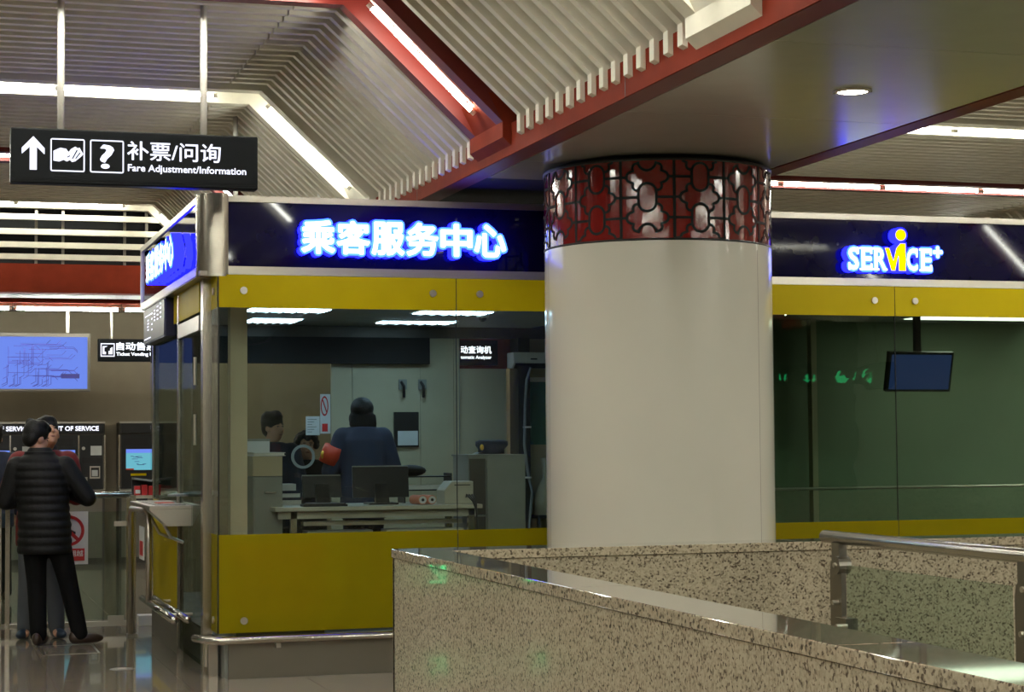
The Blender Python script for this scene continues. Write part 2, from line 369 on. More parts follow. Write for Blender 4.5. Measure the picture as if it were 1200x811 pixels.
# soffit over the column
sf = struct('soffit', B(3.515, 5.14, -8, 26, 3.262, 3.40), 'void')
YJ = [-8, -4, 0, 3.7, 5.6, 7.50, 9.33, 11.15, 11.93]
for k in range(len(YJ)-1):
    obj('soffit_panel', B(3.512, 5.143, YJ[k]+0.003, YJ[k+1]-0.003, 3.25, 3.29), 'soffit', sf)
obj('soffit_panel', B(3.512, 5.143, 11.96, 26, 3.30, 3.33), 'soffit', sf)
obj('edge_strip', B(3.37, 3.506, -8, 26, 3.25, 3.30), 'maroon', sf); obj('edge_face', B(3.362, 3.40, -8, 26, 3.252, 3.44), 'red', sf)
for yj in (2.5, 5.4, 8.95, 13.2, 17): obj('face_joint', B(3.3605, 3.363, yj, yj+0.006, 3.252, 3.44), 'black', sf)
obj('edge_strip', B(5.165, 5.30, -8, 26, 3.25, 3.30), 'maroon', sf); obj('edge_face', B(5.27, 5.31, -8, 26, 3.252, 3.44), 'red', sf)
# downlight
dl = thing('downlight', 'round recessed downlight glowing in the grey soffit', 'light', (4.395, 8.50, 3.245))
obj('trim_ring', MB().lathe([(0.095, 3.25), (0.097, 3.243), (0.078, 3.240), (0.074, 3.247), (0.074, 3.252)], 4.395, 8.50, 28), 'steel', dl, smooth=True)
obj('lens', MB().lathe([(0.0, 3.2445), (0.074, 3.2455), (0.074, 3.252)], 4.395, 8.50, 24), 'spot', dl)

# far end: louvre wall, red beam, lower ceiling, ticket hall wall
YL = 22.35
def zl(z): return 1.52+(z-1.52)*YL/21.5
lou = struct('wall_louvre', B(-9, 3.4, YL+0.5, YL+0.6, 3.3, 4.7), 'void')
for k, zz in enumerate((4.235, 4.165, 4.039, 3.876, 3.731, 3.599)):
    if k == 0: continue
    z = zl(zz); obj('louvre', B(-9, 3.4, YL, YL+0.06, z-0.032, z+0.032), 'slat', lou)
for x in (-3, -1.5, 0.1, 1.2, 1.5, 2.2, 2.45): obj('hanger', B(x, x+0.03, YL+0.12, YL+0.16, 3.4, 4.6), 'darksteel', lou)
rb = struct('trim_1', B(-9, 3.4, YL-0.02, YL+0.25, zl(3.205), zl(3.52)), 'red')
lc = struct('ceiling_low', B(-9, 5.3, YL+0.255, 27, zl(3.205)+0.002, zl(3.205)+0.1), 'low_ceiling')
obj('ceiling_band', B(-9, 3.4, YL+0.9, YL+1.1, zl(3.205)-0.05, zl(3.205)), 'red', lc)
ZLOW = zl(3.205)
for k in range(5):
    x0 = 1.02+1.27*(k-2)
    tube_light((x0+0.02, 23.35, ZLOW-0.12), (x0+1.2, 23.35, ZLOW-0.12), ('tube under the low ceiling above the map screen, %s' % ['', '', 'centre', 'right end by the booth', ''][k]) if k in (2, 3) else 'tube under the low ceiling hidden or cut off at its ends', None if k in (2, 3) else 'tubes under the low ceiling')
YW = 25.6
struct('wall_far', B(-9, 14, YW, YW+0.2, 0, 4.7), 'wall')
struct('wall_left', B(-9.2, -9, -8, 26, 0, 4.7), 'white'); struct('wall_right', B(17, 17.2, -8, 26, 0, 4.7), 'white')
struct('wall_behind', B(-9, 17, -8.2, -8, 0, 4.7), 'hallend')
struct('wall_rear_of_booth', B(2.62, 8, 19.6, 19.75, 0, 3.29), 'wall')

# ================================================================== COLUMN
CX, CY, CR = 4.45, 11.30, 0.72
col = thing('column', 'thick white round column with a red lattice band at its top', 'column', (CX, CY, 0))
ja = [math.radians(d) for d in (-32, -162, 90)]      # vertical joints of the white cladding
view = math.atan2(-CY, -CX)
ja = [view+math.radians(58), view-math.radians(71), view+math.radians(58+118)]
obj('core', MB().lathe([(CR-0.012, 0), (CR-0.012, 3.2)], CX, CY, 48), 'joint', col, smooth=True)
angs = sorted([a % (2*math.pi) for a in ja])
for k in range(3):
    a0 = angs[k]; a1 = angs[(k+1) % 3] + (2*math.pi if k == 2 else 0); g = 0.0022
    obj('cladding_panel', MB().lathe([(CR-0.01, 0.0), (CR, 0.0), (CR, 2.725), (CR-0.01, 2.725)], CX, CY, 40, a0+g, a1-g), 'column', col, smooth=False)
for o in col.children:
    for p in o.data.polygons: p.use_smooth = True
for o in [c for c in col.children if c.name.startswith('cladding')]:
    m_ = o.modifiers.new('edge', 'EDGE_SPLIT'); m_.split_angle = 0.7
obj('band_groove', MB().lathe([(CR-0.02, 2.722), (CR+0.002, 2.724), (CR+0.002, 2.736), (CR-0.02, 2.738)], CX, CY, 64), 'black', col, smooth=True)
# red band: fourteen curved lacquer panels, each with its black lattice
NP = 14; step = 2*math.pi/NP; z0b, z1b = 2.737, 3.205; off = view+math.radians(8.3)
pan = MB().lathe([(CR-0.02, z0b), (CR, z0b), (CR, z1b), (CR-0.02, z1b)], 0, 0, 10, 0.006, step-0.006).mesh('red_panel'); pan.materials.append(M['bandred'])
def lattice(phase):
    mb = MB(); W = step*CR; per = 0.246
    def ribbon(pts, wd=0.016):
        v = []; f = []; n = len(pts)
        for i, (u, z) in enumerate(pts):
            a = Vector(pts[max(i-1, 0)]); b = Vector(pts[min(i+1, n-1)]); d = (b-a)
            if d.length < 1e-9: d = Vector((1, 0))
            d.normalize(); nn = Vector((-d.y, d.x))*wd/2
            for s_ in (1, -1):
                uu, zz = u+nn.x*s_, min(max(z+nn.y*s_, z0b), z1b); t_ = step/2+uu/CR; v.append(((CR+0.0035)*math.cos(t_), (CR+0.0035)*math.sin(t_), zz))
        for i in range(n-1): f.append([2*i, 2*i+1, 2*i+3, 2*i+2])
        mb.add(v, f)
    def clip(pts):
        out = []; cur = []
        for p in pts:
            if z0b <= p[1] <= z1b: cur.append(p)
            else:
                if len(cur) > 1: out.append(cur)
                cur = []
        if len(cur) > 1: out.append(cur)
        for c in out: ribbon(c)
    for s_ in (-1, 1):
        ribbon([(s_*(W/2-0.004), z0b), (s_*(W/2-0.004), z1b)], 0.010)
    kz = -2
    for kz in range(-2, 4):
        zc = 2.860 + phase*per/2 + kz*per
        hw, hh = 0.054, 0.084
        caps = [(hw*math.cos(t), zc+(hh-hw)+hw*math.sin(t)) for t in [math.pi*i/14 for i in range(15)]]
        caps += [(hw*math.cos(t), zc-(hh-hw)+hw*math.sin(t)) for t in [math.pi+math.pi*i/14 for i in range(15)]] + [(hw, zc+hh-hw)]
        clip([(a, b) for a, b in caps])
        for s_ in (-1, 1):
            clip([(s_*(hw+(W/2-hw)*i/6), zc) for i in range(7)])
            # ogee between this capsule and the next
            zm = zc+per/2; pts = []
            def arc(cu, cz, r, a0, a1, n=7):
                for i in range(n+1):
                    t = math.radians(a0+(a1-a0)*i/n); pts.append((s_*(cu+r*math.cos(t)), cz+r*math.sin(t)))
            arc(0.062, zm-0.055, 0.026, -120, 40); arc(0.094, zm, 0.032, -70, 70); arc(0.062, zm+0.055, 0.026, -40, 120)
            clip(pts)
            clip([(s_*(0.126+(W/2-0.126)*i/3), zm) for i in range(4)])
    me = mb.mesh('lattice', fix=False); me.materials.append(M['lattice']); return me
lat = [lattice(0), lattice(1)]
for k in range(NP):
    p = inst('band_panel', pan, col, (CX, CY, 0), off+k*step)
    q = bpy.data.objects.new('lattice', lat[k % 2]); C.objects.link(q); q.parent = p
obj('top_ring', MB().lathe([(CR-0.05, 3.205), (CR+0.006, 3.207), (CR+0.006, 3.222), (CR-0.05, 3.222)], CX, CY, 64), 'black', col, smooth=True)
obj('collar', MB().lathe([(CR-0.06, 3.20), (CR-0.06, 3.26)], CX, CY, 48), 'void', col, smooth=True)

# ================================================================== GRANITE PARAPET
HP = 1.05
par = thing('parapet', 'speckled granite parapet wall in front, L-shaped with polished cap', 'wall', (2.1, 5, 0))
par['category'] = 'parapet'
obj('core', B(2.03, 2.18, 0.4, 8.33, 0, HP-0.05).box(2.1, 12, 8.14, 8.33, 0, HP-0.05), 'joint', par)
ys = [0.4, 1.6, 2.9, 4.2, 5.5, 6.8, 8.36]
for a, b in zip(ys[:-1], ys[1:]):
    obj('slab', B(2.006, 2.03, a+0.001, b-0.001, 0, HP-0.042), 'granite', par); obj('slab', B(2.18, 2.20, a+0.001, min(b, 8.14)-0.001, 0, HP-0.042), 'granite', par)
obj('slab', B(2.006, 2.2, 0.38, 0.4, 0, HP-0.042), 'granite', par)
xs_ = [2.2, 3.4, 4.6, 5.8, 7.0, 8.2, 9.4, 12]
for a, b in zip(xs_[:-1], xs_[1:]):
    obj('slab', B(a+0.001, b-0.001, 8.118, 8.14, 0, HP-0.042), 'granite', par); obj('slab', B(a+0.001, b-0.001, 8.33, 8.352, 0, HP-0.042), 'granite', par)
obj('slab', B(2.006, 2.2, 8.33, 8.355, 0, HP-0.042), 'granite', par)
obj('slab_recess', B(3.32, 3.72, 8.112, 8.12, 0.0, 0.905), 'granite', par)
cy_ = [0.38, 2.2, 4.0, 5.9, 7.4, 8.362]
for a, b in zip(cy_[:-1], cy_[1:]): obj('cap_stone', B(2.0, 2.21, a+0.0008, b-0.0008, HP-0.04, HP), 'granite_cap', par, bevel=0.003)
cx_ = [2.211, 3.9, 5.6, 7.3, 9.0, 12]
for a, b in zip(cx_[:-1], cx_[1:]): obj('cap_stone', B(a+0.0008, b-0.0008, 8.107, 8.362, HP-0.04, HP), 'granite_cap', par, bevel=0.003)

# ================================================================== STAIR RAILING
rl = thing('stair_railing', 'steel handrail with flat posts and glass panel behind the parapet', 'railing', (3.9, 7.0, 0))
RX = 3.9
obj('handrail', MB().tube([(RX, 7.90, 1.085), (RX, 7.885, 1.085), (RX, 2.0, 1.085)], [0.02, 0.029, 0.029], 16), 'railsteel', rl, smooth=True)
for yp in (7.76, 6.24, 4.72, 3.2):
    pr = [(yp-0.055, 0), (yp+0.055, 0), (yp+0.055, 0.93), (yp+0.045, 0.975), (yp+0.01, 1.0), (yp-0.055, 1.0)]
    p = obj('post', MB().prism(pr, 'x', RX-0.012, RX+0.012), 'darksteel', rl)
    obj('saddle', B(RX-0.02, RX+0.02, yp-0.05, yp+0.02, 0.985, 1.062), 'darksteel', p)
    obj('rivet_plate', MB().tube([(RX-0.03, yp-0.035, 0.965), (RX+0.03, yp-0.035, 0.965)], 0.04, 16), 'darksteel', p)
    for zz in (0.965, 0.80, 0.62):
        obj('bolt', MB().tube([(RX-0.04, yp-0.02 if zz < 0.9 else yp-0.035, zz), (RX-0.01, yp-0.02 if zz < 0.9 else yp-0.035, zz)], 0.011, 8), 'steel', p)
    obj('glass_clamp', B(RX-0.03, RX+0.03, yp-0.125, yp-0.02, 0.685, 0.735), 'darksteel', p)
    obj('clamp_pin', MB().tube([(RX-0.075, yp-0.12, 0.705), (RX-0.02, yp-0.12, 0.705)], 0.01, 8), 'steel', p)
for a, b in ((6.335, 7.665), (4.815, 6.145), (3.295, 4.625)):
    obj('glass_panel', B(RX-0.006, RX+0.006, a, b, 0.1, 0.968), 'railglass', rl)

# ================================================================== SERVICE BOOTH
YF, XE = 12.487, 9.6
bo = thing('service_booth', 'glass and steel service centre booth with yellow bands', 'booth', (1.84, 12.5, 0))
# fascia
obj('fascia_box', B(1.90, XE, YF+0.03, YF+0.45, 2.66, 3.15), 'mgrey', bo)
obj('fascia_panel', B(1.88, XE, YF+0.015, YF+0.028, 2.69, 3.12), 'acrylic', bo)
obj('fascia_frame', B(1.88, XE, YF, YF+0.10, 3.118, 3.16), 'steel', bo); obj('fascia_frame', B(1.88, XE, YF, YF+0.10, 2.638, 2.692), 'steel', bo)
obj('corner_cover', MB().prism([(1.885, YF-0.004)] + [(1.845-0.14*math.sin(a_*math.pi/24), YF+0.136-0.14*math.cos(a_*math.pi/24)) for a_ in range(13)] + [(1.715, YF+0.145), (1.90, YF+0.145), (1.90, YF)], 'z', 2.625, 3.172), 'steelv', bo, smooth=True).modifiers.new('edge', 'EDGE_SPLIT').split_angle = 0.5
obj('fascia_box', B(1.735, 1.90, YF+0.15, 16.0, 2.66, 3.15), 'mgrey', bo)
obj('fascia_panel', B(1.722, 1.733, YF+0.12, 15.98, 2.69, 3.12), 'acrylic', bo)
obj('fascia_frame', B(1.71, 1.80, YF+0.12, 16.02, 3.118, 3.16), 'steel', bo); obj('fascia_frame', B(1.71, 1.80, YF+0.12, 16.02, 2.638, 2.692), 'steel', bo)
obj('fascia_frame', B(1.708, 1.80, 15.97, 16.025, 2.638, 3.16), 'steel', bo)
obj('fascia_soffit', B(1.715, 1.95, YF+0.02, 16.0, 2.63, 2.66), 'darksteel', bo)
# front glazing
edges = [1.835, 3.448, 5.107, 6.767, 8.427, XE]
for k, (a, b) in enumerate(zip(edges[:-1], edges[1:])):
    g = obj('glass_pane', B(a+0.003, b-0.003, YF, YF+0.012, 0.297, 2.636), 'glass' if k < 2 else 'gglass', bo)
    obj('yellow_band', B(a+0.003, b-0.003, YF-0.0035, YF-0.0005, 2.420, 2.636), 'yellow', g); obj('yellow_band', B(a+0.003, b-0.003, YF-0.0035, YF-0.0005, 0.297, 0.935), 'yellow_film_low', g)
    for xx in (a+0.165, b-0.165):
        for zz in (2.532, 0.375):
            obj('glass_fixing', MB().tube([(xx, YF-0.014, zz), (xx, YF+0.02, zz)], 0.024, 16), 'steel', g)
obj('joint_seal', B(3.446, 3.45, YF+0.001, YF+0.011, 0.297, 2.636), 'black', bo); obj('joint_seal', B(6.765, 6.769, YF+0.001, YF+0.011, 0.297, 2.636), 'black', bo)
obj('head_channel', B(1.84, XE, YF+0.02, YF+0.12, 2.60, 2.655), 'darksteel', bo)
# corner return
g = obj('glass_pane', B(1.829, 1.841, YF+0.013, 12.755, 0.297, 2.636), 'glass', bo)
obj('yellow_band', B(1.826, 1.8285, YF+0.013, 12.755, 2.42, 2.636), 'yellow', g); obj('yellow_band', B(1.826, 1.8285, YF+0.013, 12.755, 0.297, 0.935), 'yellow_film_low', g)
obj('corner_seal', B(1.832, 1.842, YF+0.002, YF+0.012, 0.297, 2.636), 'black', bo)
obj('corner_post', B(1.772, 1.832, 12.76, 12.86, 0, 2.64), 'steelv', bo)
obj('glass_fixing', MB().tube([(1.815, 12.62, 2.532), (1.835, 12.62, 2.532)], 0.024, 14), 'steel', bo); obj('glass_fixing', MB().tube([(1.815, 12.62, 0.375), (1.835, 12.62, 0.375)], 0.024, 14), 'steel', bo)
# plinth
obj('kick_plate', B(1.90, XE, YF, YF+0.03, 0.0, 0.235), 'darksteel', bo); obj('plinth_post', B(1.80, 1.86, YF+0.20, YF+0.32, 0, 0.25), 'steel', bo)
obj('plinth', B(1.88, XE, YF+0.03, 16.55, 0, 0.245), 'grey', bo); obj('plinth_trim', B(1.81, XE, YF+0.035, YF+0.20, 0.245, 0.262), 'steel', bo)
obj('bumper_rail', MB().tube([(1.70, 12.62, 0.262), (1.76, 12.48, 0.258), (1.80, 12.415, 0.257), (1.84, 12.40, 0.257), (1.9, 12.40, 0.257), (9.0, 12.40, 0.257)], 0.026, 14), 'railsteel', bo, smooth=True)
for xx in (2.2, 3.6, 5.0, 6.4, 7.8): obj('rail_bracket', B(xx, xx+0.03, 12.41, YF+0.01, 0.2, 0.245), 'steel', bo)
obj('rail_bracket', B(1.755, 1.77, 12.55, 12.57, 0.08, 0.26), 'steel', bo)
# left side: glass door, fixed pane, yellow lower panel, counter
sd = obj('side_door', B(1.79, 1.802, 13.0, 14.09, 0.04, 2.30), 'sglass', bo)
obj('door_header', B(1.775, 1.815, 13.0, 14.12, 2.30, 2.40), 'steel', sd); obj('door_stile', B(1.776, 1.816, 14.09, 14.15, 0.0, 2.64), 'steelv', sd)
for zz in ((1.93, 2.12), (1.52, 1.73)): obj('door_handle', MB().tube([(1.765, 13.10, zz[0]), (1.765, 13.10, zz[1])], 0.011, 8), 'steel', sd)
obj('transom_glass', B(1.79, 1.802, 13.0, 14.09, 2.40, 2.62), 'sglass', sd)
obj('yellow_band', B(1.782, 1.788, 13.02, 14.09, 2.425, 2.64), 'yellow', sd)
obj('yellow_band', B(1.782, 1.788, 14.16, 14.4, 2.425, 2.64), 'yellow', bo)
obj('side_pane', B(1.79, 1.802, 14.15, 15.74, 1.10, 2.62), 'sglass', bo); obj('side_lower_panel', B(1.785, 1.81, 14.15, 15.74, 0.05, 1.08), 'yellow', bo)
obj('side_post', B(1.78, 1.83, 15.74, 15.80, 0, 2.64), 'steelv', bo)
obj('side_skirt', B(1.775, 1.80, 14.15, 15.75, 0.0, 0.30), 'darksteel', bo)
# counter tray hung on the side
hull = [(1.50, 1.10), (1.86, 1.10), (1.86, 1.06), (1.79, 0.955), (1.63, 0.955), (1.50, 1.06)]
ct = obj('side_counter', MB().prism([(1.501, 1.092), (1.861, 1.092), (1.861, 1.07), (1.80, 0.955), (1.625, 0.955), (1.501, 1.07)], 'y', 13.48, 13.75), 'steel', bo, bevel=0.004)
obj('counter_top', MB().prism([(1.50, 13.47), (1.865, 13.47), (1.865, 14.85), (1.56, 14.85), (1.50, 14.78)], 'z', 1.075, 1.10), 'steel', ct, bevel=0.004)
obj('counter_inset', B(1.55, 1.77, 13.6, 14.7, 1.100, 1.104), 'darksteel', ct)
for yy in (13.9, 14.6): obj('counter_bracket', MB().tube([(1.79, yy, 0.82), (1.70, yy, 0.86), (1.60, yy, 1.05), (1.60, yy, 1.08)], 0.012, 8), 'steel', ct)
obj('foot_rail', MB().tube([(1.61, 12.97, 0.35), (1.61, 14.9, 0.35)], 0.028, 14), 'railsteel', bo, smooth=True)
for yy in (13.4, 14.6): obj('foot_rail_arm', MB().tube([(1.61, yy, 0.35), (1.79, yy, 0.35)], 0.012, 8), 'steel', bo)
obj('foot_rail', MB().tube([(1.70, 12.97, 0.35), (1.70, 14.9, 0.35)], 0.024, 12), 'railsteel', bo, smooth=True)
# body: roof, interior shell
obj('roof', B(1.92, XE, YF+0.46, 16.9, 2.72, 2.78), 'white', bo)
obj('inner_ceiling', B(1.85, 5.28, YF+0.13, 16.6, 2.56, 2.60), 'inner_ceiling', bo)
obj('inner_ceiling', B(5.30, XE, YF+0.13, 15.4, 2.56, 2.60), 'inner_ceiling', bo)
obj('inner_floor', B(1.85, XE, YF+0.04, 16.6, 0.2455, 0.26), 'mgrey', bo)
obj('partition', B(5.42, 5.46, YF+0.14, 16.6, 0.26, 2.56), 'beige', bo)
obj('back_valance', B(1.85, 4.31, 16.50, 16.54, 2.225, 2.46), 'void', bo); obj('back_head', B(1.85, 5.42, 16.55, 16.62, 2.46, 2.70), 'mgrey', bo)
bg = obj('rear_glass', B(1.86, 3.43, 16.60, 16.612, 0.26, 2.46), 'glass', bo)
obj('speech_ring', MB().lathe([(0.105, 0), (0.105, 0.014), (0.082, 0.014), (0.082, 0)], 0, 0, 32), 'grey', bg)
ring = bg.children[0]
for v in ring.data.vertices:
    x, y, z = v.co + Vector((1.84, 12.5, 0)); v.co = Vector((3.18+x, 16.598-z, 1.412+y)) - Vector((1.84, 12.5, 0))
for a, b in ((3.43, 3.62), (3.62, 4.24), (4.24, 4.55), (4.55, 4.60)):
    obj('wall_panel', B(a+0.002, b-0.002, 16.58, 16.62, 0.26, 2.46), 'beige', bo)
obj('wall_panel', B(4.602, 5.05, 16.60, 16.63, 0.26, 2.19), 'beige', bo); obj('red_strip', B(4.60, 5.10, 16.60, 16.62, 2.19, 2.46), 'maroon', bo)
obj('panel_reveal', B(4.598, 4.603, 16.57, 16.58, 0.26, 2.46), 'grey', bo)
obj('door_jamb', B(5.09, 5.20, 16.36, 16.62, 0.26, 2.46), 'dgrey', bo)
rd = obj('rear_door', B(5.20, 5.42, 16.55, 16.60, 0.26, 2.46), 'beige', bo)
obj('door_glass', B(5.235, 5.42, 16.535, 16.549, 1.50, 2.07), 'teal', rd); obj('door_frame', B(5.215, 5.42, 16.53, 16.55, 2.07, 2.11), 'white', rd); obj('door_frame', B(5.215, 5.235, 16.53, 16.55, 1.46, 2.07), 'white', rd)
obj('inner_pillar', B(2.005, 2.12, 13.08, 13.2, 0.26, 2.56), 'beige', bo)
# right half: curtain wall behind tinted glass
obj('green_partition', B(5.47, 6.9, 14.95, 15.0, 0.26, 2.56), 'lgreen', bo); obj('green_partition', B(6.905, 7.55, 15.05, 15.1, 0.26, 2.56), 'lgreen', bo); obj('green_partition', B(7.555, XE, 15.2, 15.25, 0.26, 2.56), 'lgreen', bo)
for xx in (5.95, 6.35, 6.55, 7.25): obj('partition_post', B(xx, xx+0.05, 14.86, 14.94, 0.26, 2.56), 'beige', bo)
obj('back_wall', B(5.46, XE, 16.60, 16.7, 0.26, 2.7), 'grey', bo)
obj('low_rail', MB().tube([(5.6, 14.4, 1.12), (9.2, 14.4, 1.12)], 0.012, 8), 'steel', bo)

# booth lights
for k, (x0, x1, y0, y1) in enumerate(((2.36, 2.97, 14.35, 14.65), (2.56, 2.97, 15.5, 15.95), (3.70, 4.28, 14.4, 14.7), (3.68, 4.32, 15.65, 15.9))):
    t = thing('ceiling_panel_light', 'prismatic panel light in the booth ceiling, %s' % ['front left', 'rear left', 'front right', 'rear right'][k], 'light', ((x0+x1)/2, (y0+y1)/2, 2.555), 'panel lights in the booth ceiling')
    obj('frame', B(x0-0.02, x1+0.02, y0-0.02, y1+0.02, 2.55, 2.562), 'white', t); obj('diffuser', B(x0, x1, y0, y1, 2.543, 2.551), 'panel_light', t)
    for j in range(6): obj('grille_blade', B(x0+(x1-x0)*(j+0.5)/6-0.004, x0+(x1-x0)*(j+0.5)/6+0.004, y0, y1, 2.528, 2.543), 'steel', t)
t = thing('ceiling_panel_light', 'panel light in the ceiling behind the tinted glass', 'light', (8.6, 14.2, 2.555))
obj('frame', B(7.98, 9.22, 13.78, 14.62, 2.55, 2.562), 'white', t); obj('diffuser', B(8.0, 9.2, 13.8, 14.6, 2.543, 2.551), 'dim_panel', t)

# ------------------------------------------------------------------ signs on the booth
def char_sign(root, text, org, width, height, plane, depth):
    """bold illuminated characters with blue returns, one part per character"""
    n_ = plane[0].cross(plane[1]); cw = width/len(text)
    for k, ch in enumerate(text):
        o0 = Vector(org)+plane[0]*(cw*k+cw*0.03)
        a, bb = lettering('character', ch, o0+n_*(depth+0.004), cw*0.96, height, 'white_led', root, plane, bold=0.036)
        sx = cw*0.96/(bb[1]-bb[0]); e = depth/2/min(sx, height/(bb[3]-bb[2]))
        lettering('character_rim', ch, o0+n_*(depth), cw*0.96, height, 'cyan_led', a, plane, bold=0.095, bb=bb)
        lettering('character_return', ch, o0+n_*(depth*0.72-0.001), cw*0.96, height, 'blue_led', a, plane, bold=0.10, extrude=e*0.54, bb=bb)
        lettering('character_back', ch, o0+n_*(depth*0.18), cw*0.96, height, 'blue_led', a, plane, bold=0.10, extrude=e*0.34, bb=bb)
        lettering('character_spacer', ch, o0+n_*(depth*0.4), cw*0.96, height, 'dgrey', a, plane, bold=0.06, extrude=e*0.2, bb=bb)
sg = thing('illuminated_sign', 'glowing blue and white Chinese characters on the booth front', 'sign', (3.06, 12.45, 2.77))
char_sign(sg, '乘客服务中心', (2.36, YF+0.01, 2.775), 1.42, 0.225, FRONT, 0.10)
sg = thing('illuminated_sign', 'glowing blue Chinese characters on the booth side, seen edge on', 'sign', (1.65, 13.6, 2.74))
char_sign(sg, '乘客服务中心', (1.718, 14.5, 2.73), 1.65, 0.215, SIDE, 0.13)

sv = thing('illuminated_sign', 'glowing SERVICE sign with a yellow letter i and a plus', 'sign', (6.8, 12.45, 2.72))
def lit(ch, x0, x1, z0, z1, m='white_led', bold=0.03, serif=()):
    d = 0.085
    a, bb = lettering('letter', ch, (x0, YF+0.01-d-0.004, z0), x1-x0, z1-z0, m, sv, FRONT, bold=bold)
    s_ = min((x1-x0)/(bb[1]-bb[0]), (z1-z0)/(bb[3]-bb[2]))
    lettering('letter_rim', ch, (x0, YF+0.01-d, z0), x1-x0, z1-z0, 'cyan_led', a, FRONT, bold=bold+0.06, bb=bb)
    lettering('letter_return', ch, (x0, YF+0.01-d/2, z0), x1-x0, z1-z0, 'blue_led', a, FRONT, bold=bold+0.065, extrude=d/2/s_-0.002, bb=bb)
    for (sx0, sx1, sz0, sz1) in serif: obj('serif', B(x0+sx0, x0+sx1, YF+0.01-d-0.0045, YF+0.01-d-0.001, z0+sz0, z0+sz1), m, a)
H = 0.166; Z0 = 2.745
lit('S', 6.36, 6.445, Z0, Z0+H, serif=((0.0, 0.014, 0.0, 0.055), (0.068, 0.084, 0.115, H)))
lit('E', 6.465, 6.55, Z0, Z0+H, serif=((-0.015, 0.03, 0.0, 0.014), (-0.015, 0.03, H-0.014, H), (0.072, 0.087, 0, 0.05), (0.072, 0.087, H-0.05, H)))
lit('R', 6.568, 6.665, Z0, Z0+H, serif=((-0.015, 0.04, 0.0, 0.014), (-0.015, 0.03, H-0.014, H), (0.07, 0.105, 0, 0.014)))
lit('C', 6.83, 6.92, Z0, Z0+H, serif=((0.078, 0.09, 0.1, H), ))
lit('E', 6.945, 7.035, Z0, Z0+H, serif=((-0.012, 0.03, 0.0, 0.014), (-0.012, 0.03, H-0.014, H), (0.076, 0.091, 0, 0.05), (0.076, 0.091, H-0.05, H)))
lit('+', 7.045, 7.125, Z0+0.10, Z0+0.185, bold=0.05)
dd = YF-0.075
def poly_letter(name, poly, m, pad=0.012):
    a = obj(name, MB().prism(poly, 'y', dd-0.006, dd), m, sv)
    cx = sum(p[0] for p in poly)/len(poly); cz = sum(p[1] for p in poly)/len(poly)
    big = [(p[0]+pad*(1 if p[0] > cx else -1), p[1]+pad*(1 if p[1] > cz else -1)) for p in poly]
    obj('letter_return', MB().prism(big, 'y', dd+0.001, YF+0.01), 'blue_led', a)
poly_letter('letter', [(6.655, Z0+H), (6.69, Z0+H), (6.722, Z0+0.07), (6.748, Z0+H), (6.775, Z0+H), (6.735, Z0), (6.705, Z0)], 'yellow_led', 0.008)
poly_letter('letter', [(6.765, Z0), (6.765, Z0+0.12), (6.74, Z0+0.125), (6.752, Z0+0.17), (6.78, Z0+0.2), (6.822, Z0+0.2), (6.822, Z0)], 'yellow_led', 0.010)
a = obj('letter_dot', MB().tube([(6.785, dd-0.006, Z0+0.262), (6.785, dd, Z0+0.262)], 0.042, 24), 'yellow_led', sv); obj('letter_return', MB().tube([(6.785, dd+0.001, Z0+0.262), (6.785, YF+0.01, Z0+0.262)], 0.056, 24), 'blue_led', a)

# price and notice display under the side fascia
bd = thing('display_board', 'grey board with small white characters hung under the side fascia', 'display', (1.77, 15.1, 2.34))
obj('cabinet', B(1.725, 1.835, 14.42, 15.88, 2.34, 2.625), 'dgrey', bd); obj('face', B(1.718, 1.7245, 14.46, 15.86, 2.35, 2.622), 'mgrey', bd)
for k, (yy, z1, z0) in enumerate(((15.55, 2.53, 2.43), (15.28, 2.57, 2.40), (15.1, 2.58, 2.48), (14.9, 2.60, 2.47), (14.7, 2.61, 2.47))):
    for j in range(4):
        zz = z1-(z1-z0)*j/4
        obj('display_line', B(1.7165, 1.718, yy-0.055, yy+0.05*(0.4+0.6*random.random()), zz-0.012, zz), 'sign_white', bd)
obj('display_line', B(1.7165, 1.718, 15.3, 15.75, 2.56, 2.568), 'sign_white', bd); obj('display_line', B(1.7165, 1.718, 15.35, 15.8, 2.375, 2.385), 'sign_white', bd)

